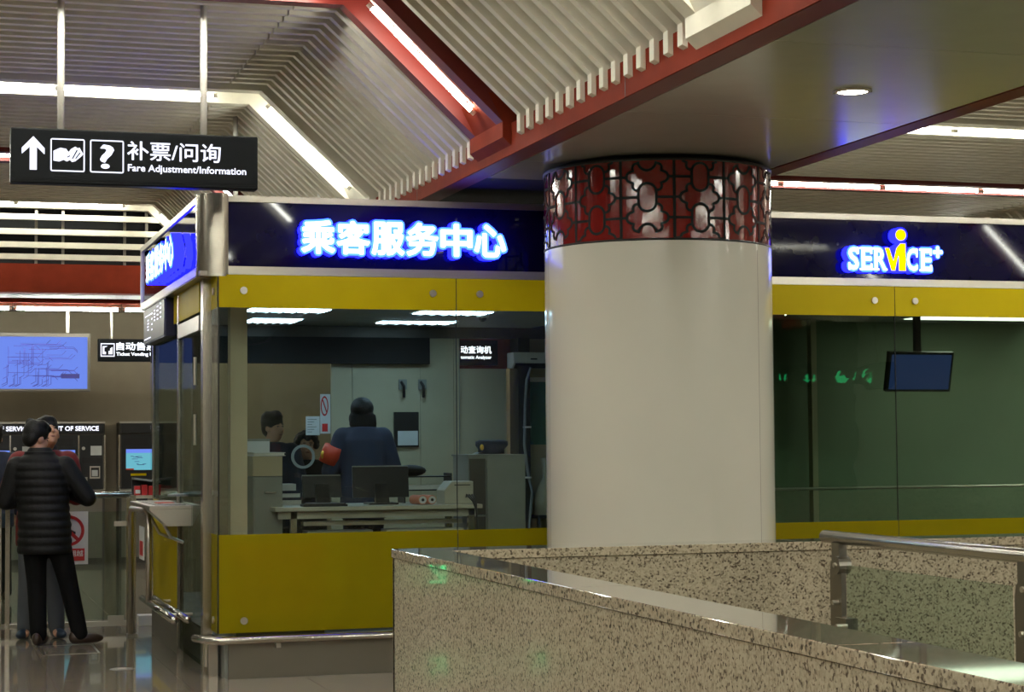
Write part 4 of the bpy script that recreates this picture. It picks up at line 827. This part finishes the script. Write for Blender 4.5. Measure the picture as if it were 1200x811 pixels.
obj('case', tilt(B(6.93+TX, 7.50+TX, 13.58, 13.63, 1.90, 2.22), cc), 'mgrey', tvs); obj('display', tilt(B(6.95+TX, 7.48+TX, 13.575, 13.58, 1.92, 2.20), cc), 'dim_screen', tvs); obj('bracket', B(7.19+TX, 7.24+TX, 13.6, 13.64, 2.15, 2.56), 'dgrey', tvs)

# ================================================================== PEOPLE
def blob(name, mb, m, parent, voxel=0.012, smooth=6):
    """fuse overlapping volumes into one continuous skin"""
    me = mb.mesh(name); o = bpy.data.objects.new(name, me); C.objects.link(o)
    r = o.modifiers.new('remesh', 'REMESH'); r.mode = 'VOXEL'; r.voxel_size = voxel; r.use_smooth_shade = True
    s = o.modifiers.new('smooth', 'SMOOTH'); s.iterations = smooth; s.factor = 0.5
    dg = bpy.context.evaluated_depsgraph_get(); me2 = bpy.data.meshes.new_from_object(o.evaluated_get(dg))
    bpy.data.objects.remove(o); bpy.data.meshes.remove(me); me2.name = name; me2.materials.clear(); me2.materials.append(M[m])
    for p in me2.polygons: p.use_smooth = True
    o = bpy.data.objects.new(name, me2); C.objects.link(o); o.parent = parent; return o
def hand(mb, wrist, dirv, side):
    w_ = Vector(wrist); d = Vector(dirv).normalized(); upv = Vector((0, 0, 1)); sidev = d.cross(upv)
    if sidev.length < 0.2: sidev = Vector((1, 0, 0))
    sidev.normalize(); nrm = sidev.cross(d).normalized()
    mb.cone(w_, 0.026, w_+d*0.035, 0.028); palm = w_+d*0.07
    for k in range(4):
        b = palm + sidev*(-0.027+0.018*k)
        mb.cone(w_+d*0.02+sidev*(-0.015+0.01*k), 0.017, b, 0.0105)
        L_ = (0.034, 0.040, 0.037, 0.029)[k]; j1 = b+d*L_-nrm*0.008; j2 = j1+d*L_*0.6-nrm*0.022; mb.cone(b, 0.0095, j1, 0.0088, 8); mb.cone(j1, 0.0088, j2, 0.0078, 8)
    t0 = w_+d*0.025-sidev*side*0.022; t1 = t0+d*0.03-sidev*side*0.022-nrm*0.01; t2 = t1+d*0.028-nrm*0.008; mb.cone(t0, 0.013, t1, 0.011, 8); mb.cone(t1, 0.011, t2, 0.009, 8)
def person(label, loc, rotz, h, feet, arms, head_yaw=0.0, head_pitch=0.0, head_off=(0, 0), lean=(0, 0), top='puffer', trousers='trouser', shoes='brownshoe', hair='short', coat_z=0.42, shoulder=0.215, group=None, quilt=False, extra=None, voxel=0.012, collar=None, shoe_dir=(0, 0), bulk=1.0):
    """local frame: +Y is the way the person faces, X their right"""
    t = thing('person', label, 'person', loc, group, rotz); s = h/1.75
    hip = Vector((lean[0]*0.2, lean[1]*0.2, 0.93*s)); chest = Vector((lean[0]*0.8, lean[1]*0.8, 1.30*s)); neck = Vector((lean[0], lean[1], 1.50*s))
    hc = neck + Vector((head_off[0], head_off[1]+0.02, 0.125*s))
    body = MB(); legs = MB(); coat = MB()
    tor = lambda mb, g, z0, z1, n: mb
    def torso(mb, g, zlist):
        rowsx = []
        for (zf, rx, ry) in zlist:
            k = max(0, min(1.1, (zf*s-hip.z)/(neck.z-hip.z))); c = hip.lerp(neck, k) if k > 0 else hip
            rowsx.append((zf*s, c.x, c.y, (rx+g)*s, (ry+g)*s))
        mb.loft(rowsx, 24)
    torso(body, 0, [(0.84, 0.14, 0.10), (0.93, 0.165, 0.115), (1.05, 0.145, 0.10), (1.2, 0.165, 0.11), (1.36, 0.18, 0.115), (1.44, 0.15, 0.09), (1.48, 0.08, 0.07)])
    body.cone(neck-Vector((0, 0, 0.06)), 0.06*s, hc-Vector((0, 0, 0.05)), 0.055*s)
    Rm = Matrix.Rotation(head_yaw, 3, 'Z') @ Matrix.Rotation(-head_pitch, 3, 'X')
    def H(x, y, z): return hc + Rm @ Vector((x*s, y*s, z*s))
    body.ball(H(0, -0.008, 0.03), (0.077*s, 0.096*s, 0.098*s), 16, 10, Rm); body.ball(H(0, 0.028, -0.045), (0.058*s, 0.066*s, 0.075*s), 14, 10, Rm); body.ball(H(0, 0.055, -0.095), (0.03*s, 0.03*s, 0.022*s), 10, 8, Rm)
    body.cone(H(0, 0.092, 0.012), 0.009*s, H(0, 0.108, -0.028), 0.0145*s, 8); body.ball(H(0.034, 0.07, -0.02), (0.026*s, 0.026*s, 0.03*s), 10, 8, Rm); body.ball(H(-0.034, 0.07, -0.02), (0.026*s, 0.026*s, 0.03*s), 10, 8, Rm)
    for sx in (-1, 1): body.ball(H(sx*0.079, -0.005, -0.01), (0.011*s, 0.022*s, 0.032*s), 8, 6, Rm)
    for k, sd_ in enumerate((-1, 1)):
        f = Vector((feet[k][0], feet[k][1], 0.085*s)); hj = hip+Vector((sd_*0.085*s, 0, -0.04)); kn = hj.lerp(f, 0.50)+Vector((0, 0.025, 0))
        body.cone(hj, 0.078*s, kn, 0.052*s); body.cone(kn, 0.052*s, f, 0.036*s); body.cone(f-Vector((0, 0, 0.03)), 0.035*s, f+Vector((0, 0.1, -0.045)), 0.028*s)
        legs.cone(hj, 0.105*s, kn, 0.078*s); legs.cone(kn, 0.078*s, f+Vector((0, 0, 0.0)), 0.066*s)
        a = shoe_dir[k]; d = Vector((math.sin(a), math.cos(a), 0)); sm = MB()
        c0 = Vector((f.x, f.y, 0)); Rs = Matrix.Rotation(-a, 3, 'Z')
        sm.ball(c0+d*0.055+Vector((0, 0, 0.038)), (0.048*s, 0.145*s, 0.042), 14, 8, Rs); sm.ball(c0-d*0.03+Vector((0, 0, 0.055)), (0.042*s, 0.06*s, 0.058), 12, 8, Rs)
        for q in range(len(sm.v)): 
            v = sm.v[q]; sm.v[q] = (v[0], v[1], max(0.004, v[2]))
        blob('shoe', sm, shoes, t, 0.010, 3)
    legs.loft([(0.80*s, hip.x, hip.y, 0.155*s, 0.115*s), (0.93*s, hip.x, hip.y, 0.175*s, 0.125*s), (1.02*s, hip.x, hip.y, 0.16*s, 0.115*s)], 20)
    g = 0.035*bulk
    if quilt:
        z = coat_z*1.75; zl_ = []
        prof = [(0.72, 0.185, 0.14), (0.93, 0.18, 0.135), (1.1, 0.175, 0.125), (1.3, 0.195, 0.13), (1.42, 0.19, 0.115), (1.50, 0.10, 0.085), (1.53, 0.085, 0.08)]
        def pr(zz):
            for (a, b) in zip(prof[:-1], prof[1:]):
                if a[0] <= zz <= b[0]:
                    q = (zz-a[0])/(b[0]-a[0]); return a[1]+(b[1]-a[1])*q, a[2]+(b[2]-a[2])*q
            return prof[0][1:] if zz < prof[0][0] else prof[-1][1:]
        zz = 0.72
        while zz < 1.53:
            rx, ry = pr(zz); ph = (zz-0.72) % 0.065/0.065; bulge = 0.012*math.sin(math.pi*ph)**0.6; zl_.append((zz, rx+bulge, ry+bulge)); zz += 0.013
        torso(coat, g*0.7, zl_)
    else:
        torso(coat, g, [(coat_z*1.75, 0.17, 0.125), (0.93, 0.17, 0.12), (1.08, 0.155, 0.11), (1.25, 0.175, 0.12), (1.38, 0.185, 0.12), (1.45, 0.15, 0.095), (1.50, 0.085, 0.08)])
    for k, sd_ in enumerate((-1, 1)):
        sh = Vector((chest.x+sd_*(shoulder-0.03)*s, chest.y, 1.40*s)); el = Vector(arms[k][0]); wr = Vector(arms[k][1])
        body.cone(sh, 0.05*s, el, 0.04*s); body.cone(el, 0.04*s, wr, 0.027*s); hand(body, wr, (wr-el), sd_)
        e2 = el.lerp(wr, 0.93)
        coat.cone(sh, (0.062+g)*s, el, (0.045+g*0.9)*s); coat.cone(el, (0.045+g*0.9)*s, e2, (0.034+g*0.6)*s)
    blob('body', body, 'skin', t, voxel*0.75, 4); blob('trousers', legs, trousers, t, voxel, 5)
    cn = 'jacket' if quilt else 'coat'; jk = blob(cn, coat, top, t, voxel*(0.8 if quilt else 1), 2 if quilt else 5)
    hm = MB()
    if hair == 'short':
        hm.ball(H(0, -0.02, 0.052), (0.093*s, 0.108*s, 0.098*s), 18, 12, Rm); [hm.ball(H(0.055*math.cos(i*2.4), -0.02+0.062*math.sin(i*2.4), 0.10+0.012*math.cos(i*1.7)), 0.040*s, 8, 6) for i in range(12)]; hm.ball(H(0, -0.055, 0.0), (0.078*s, 0.062*s, 0.085*s), 16, 10, Rm); hm.ball(H(0.01, 0.055, 0.098), (0.062*s, 0.045*s, 0.034*s), 14, 8, Rm); hm.ball(H(-0.03, 0.0, 0.118), (0.05*s, 0.06*s, 0.04*s), 12, 8, Rm)
    elif hair == 'bob':
        hm.ball(H(0, -0.02, 0.035), (0.104*s, 0.116*s, 0.102*s), 20, 12, Rm); hm.ball(H(0, -0.05, -0.05), (0.118*s, 0.085*s, 0.10*s), 18, 12, Rm); hm.loft([(hc.z-0.165*s, hc.x+0.01, hc.y-0.055, 0.10*s, 0.055*s), (hc.z-0.11*s, hc.x, hc.y-0.05, 0.122*s, 0.07*s), (hc.z-0.02, hc.x, hc.y-0.04, 0.115*s, 0.085*s)], 18)
    elif hair == 'curly':
        for i in range(46):
            a = i*2.39996; zc = 1-1.35*(i+0.5)/46; r = math.sqrt(max(0, 1-zc*zc)); p = (0.105*r*math.cos(a), -0.02+0.11*r*math.sin(a), 0.035+0.11*zc)
            if p[1] > 0.055 and p[2] < 0.07: continue
            hm.ball(H(*p), 0.034*s, 8, 6)
    blob('hair', hm, 'hair', t, 0.009, 2)
    for sx in (-1, 1):
        obj('eye', MB().ball(H(sx*0.030, 0.083, 0.012), (0.012*s, 0.006*s, 0.006*s), 8, 6, Rm), 'black', None).parent = t
        obj('eyebrow', MB().ball(H(sx*0.031, 0.084, 0.032), (0.018*s, 0.006*s, 0.004*s), 8, 6, Rm), 'hair', None).parent = t
    obj('mouth', MB().ball(H(0, 0.088, -0.062), (0.022*s, 0.007*s, 0.006*s), 8, 6, Rm), 'lip', None).parent = t
    if collar:
        cm = MB().loft([(neck.z-0.03*s, neck.x, neck.y, 0.115*s, 0.10*s), (neck.z+0.03*s, neck.x, neck.y, 0.10*s, 0.092*s), (neck.z+0.055*s, neck.x, neck.y+0.005, 0.085*s, 0.08*s)], 18); blob('collar', cm, collar, jk, 0.01, 3)
    if extra: extra(t, jk)
    return t
PI = math.pi
# two men talking at the barrier
person('man in a black quilted jacket seen from behind by the barrier', (0.90, 15.12, 0), math.radians(-12), 1.70, [(-0.05, -0.02), (0.25, 0.05)], [((-0.31, 0.02, 1.10), (-0.12, 0.20, 1.10)), ((0.31, 0.03, 1.12), (0.13, 0.20, 1.16))], head_yaw=math.radians(-45), head_pitch=math.radians(18), head_off=(-0.035, 0.02), lean=(-0.055, 0.04), quilt=True, collar='puffer', shoe_dir=(0.15, 1.15), bulk=0.8)
def phone(t, jk): pass
person('man in a red and charcoal jacket facing the viewer, looking down', (0.90, 15.74, 0), math.radians(178), 1.74, [(-0.12, 0.05), (0.12, 0.0)], [((-0.27, 0.1, 1.12), (-0.08, 0.24, 1.22)), ((0.27, 0.1, 1.12), (0.06, 0.24, 1.22))], head_yaw=math.radians(18), head_pitch=math.radians(-28), head_off=(-0.03, 0.05), lean=(-0.02, 0.05), top='redjacket', trousers='jeans', shoes='blueshoe', collar='greyjacket', shoe_dir=(-0.3, 0.3))
person('dark figure cut off by the left picture edge near the machines', (0.66, 19.6, 0), 0.1, 1.72, [(-0.12, 0), (0.12, 0)], [((-0.28, 0, 1.1), (-0.26, 0.12, 0.86)), ((0.28, 0, 1.1), (0.26, 0.12, 0.86))], top='navy', shoes='brownshoe', voxel=0.016)
# woman at work inside the booth, seen from behind
def band(t, jk):
    e0, e1 = Vector((-0.20, 0.02, 1.33)), Vector((-0.28, 0.06, 1.10)); mb = MB(); a = e0.lerp(e1, 0.38); b = e0.lerp(e1, 0.98); mb.tube([a, a.lerp(b, 0.5), b], [0.083, 0.090, 0.084], 18)
    o = obj('armband', mb, 'armband', None, smooth=True); o.parent = jk; tag(o, 'orange red armband')
    q = obj('armband_emblem', MB().ball(a.lerp(b, 0.5)+Vector((-0.075, -0.045, 0.0)), (0.018, 0.014, 0.034), 8, 6), 'gold', None); q.parent = jk
person('woman in a navy coat with a red armband, back turned', (3.42, 15.25, 0.26), math.radians(-8), 1.635, [(-0.1, 0), (0.1, 0)], [((-0.27, 0.06, 1.04), (-0.16, 0.30, 0.98)), ((0.26, 0.07, 1.03), (0.12, 0.30, 0.98))], head_yaw=math.radians(-12), head_pitch=math.radians(-10), lean=(0, 0.07), top='navy', hair='bob', coat_z=0.40, extra=band, shoulder=0.20, collar='navy')
# customers at the rear window
person('customer in dark clothes at the rear window, taller silhouette', (3.02, 17.35, 0), math.radians(172), 1.80, [(-0.12, 0), (0.12, 0)], [((-0.28, 0.05, 1.1), (-0.18, 0.2, 1.0)), ((0.28, 0.05, 1.1), (0.18, 0.2, 1.0))], head_yaw=math.radians(45), top='navy', voxel=0.016, head_off=(-0.03, 0))
person('curly haired customer behind the round speech ring of the rear window', (3.37, 17.42, 0), math.radians(175), 1.61, [(-0.12, 0), (0.12, 0)], [((-0.25, 0.05, 1.0), (-0.18, 0.2, 0.95)), ((0.25, 0.05, 1.0), (0.18, 0.2, 0.95))], head_pitch=math.radians(-5), top='puffer', hair='curly', voxel=0.016)

# ================================================================== FARE GATES left of and behind the picture (mirrored in granite and glass)
GX = -0.22; LX = (13.07, 13.23, 13.58, 13.72, 14.16, 14.39, 14.65)
def gate(x, label):
    t = thing('fare_gate', label, 'fare gate', (x, 16.8, 0), 'fare gates left of the picture')
    obj('cabinet', B(x-0.14, x+0.14, 16.0, 17.6, 0, 0.98), 'steel', t, bevel=0.02); obj('display', B(x-0.11, x+0.11, 15.985, 15.998, 0.28, 0.50), 'dgrey', t)
    obj('arrow', MB().prism([(x+0.08, 0.315), (x-0.075, 0.315), (x-0.075, 0.47), (x-0.045, 0.47), (x-0.045, 0.37), (x+0.05, 0.48), (x+0.078, 0.46), (x-0.02, 0.345), (x+0.08, 0.345)], 'y', 15.98, 15.984), 'green_led', t)
for x, l in ((GX, 'steel fare gate with a green arrow next to the barrier'), (GX-0.9, 'steel fare gate with a green arrow farthest left')): gate(x, l)
lg = thing('lane_sign', 'overhead bar with green lane arrows behind the viewer', 'sign', (13, -3, 2.5))
obj('bar', B(12.6, 15.1, -3.1, -3.02, 2.42, 2.76), 'sign_body', lg)
for x in LX: obj('arrow', MB().prism([(x, 2.48), (x+0.06, 2.56), (x+0.02, 2.55), (x+0.02, 2.66), (x-0.02, 2.66), (x-0.02, 2.55), (x-0.06, 2.56)], 'y', -3.018, -3.012), 'green_led', lg)
for x in (12.9, 14.8): obj('hanging_rod', B(x, x+0.04, -3.08, -3.04, 2.76, 3.6), 'steel', lg)
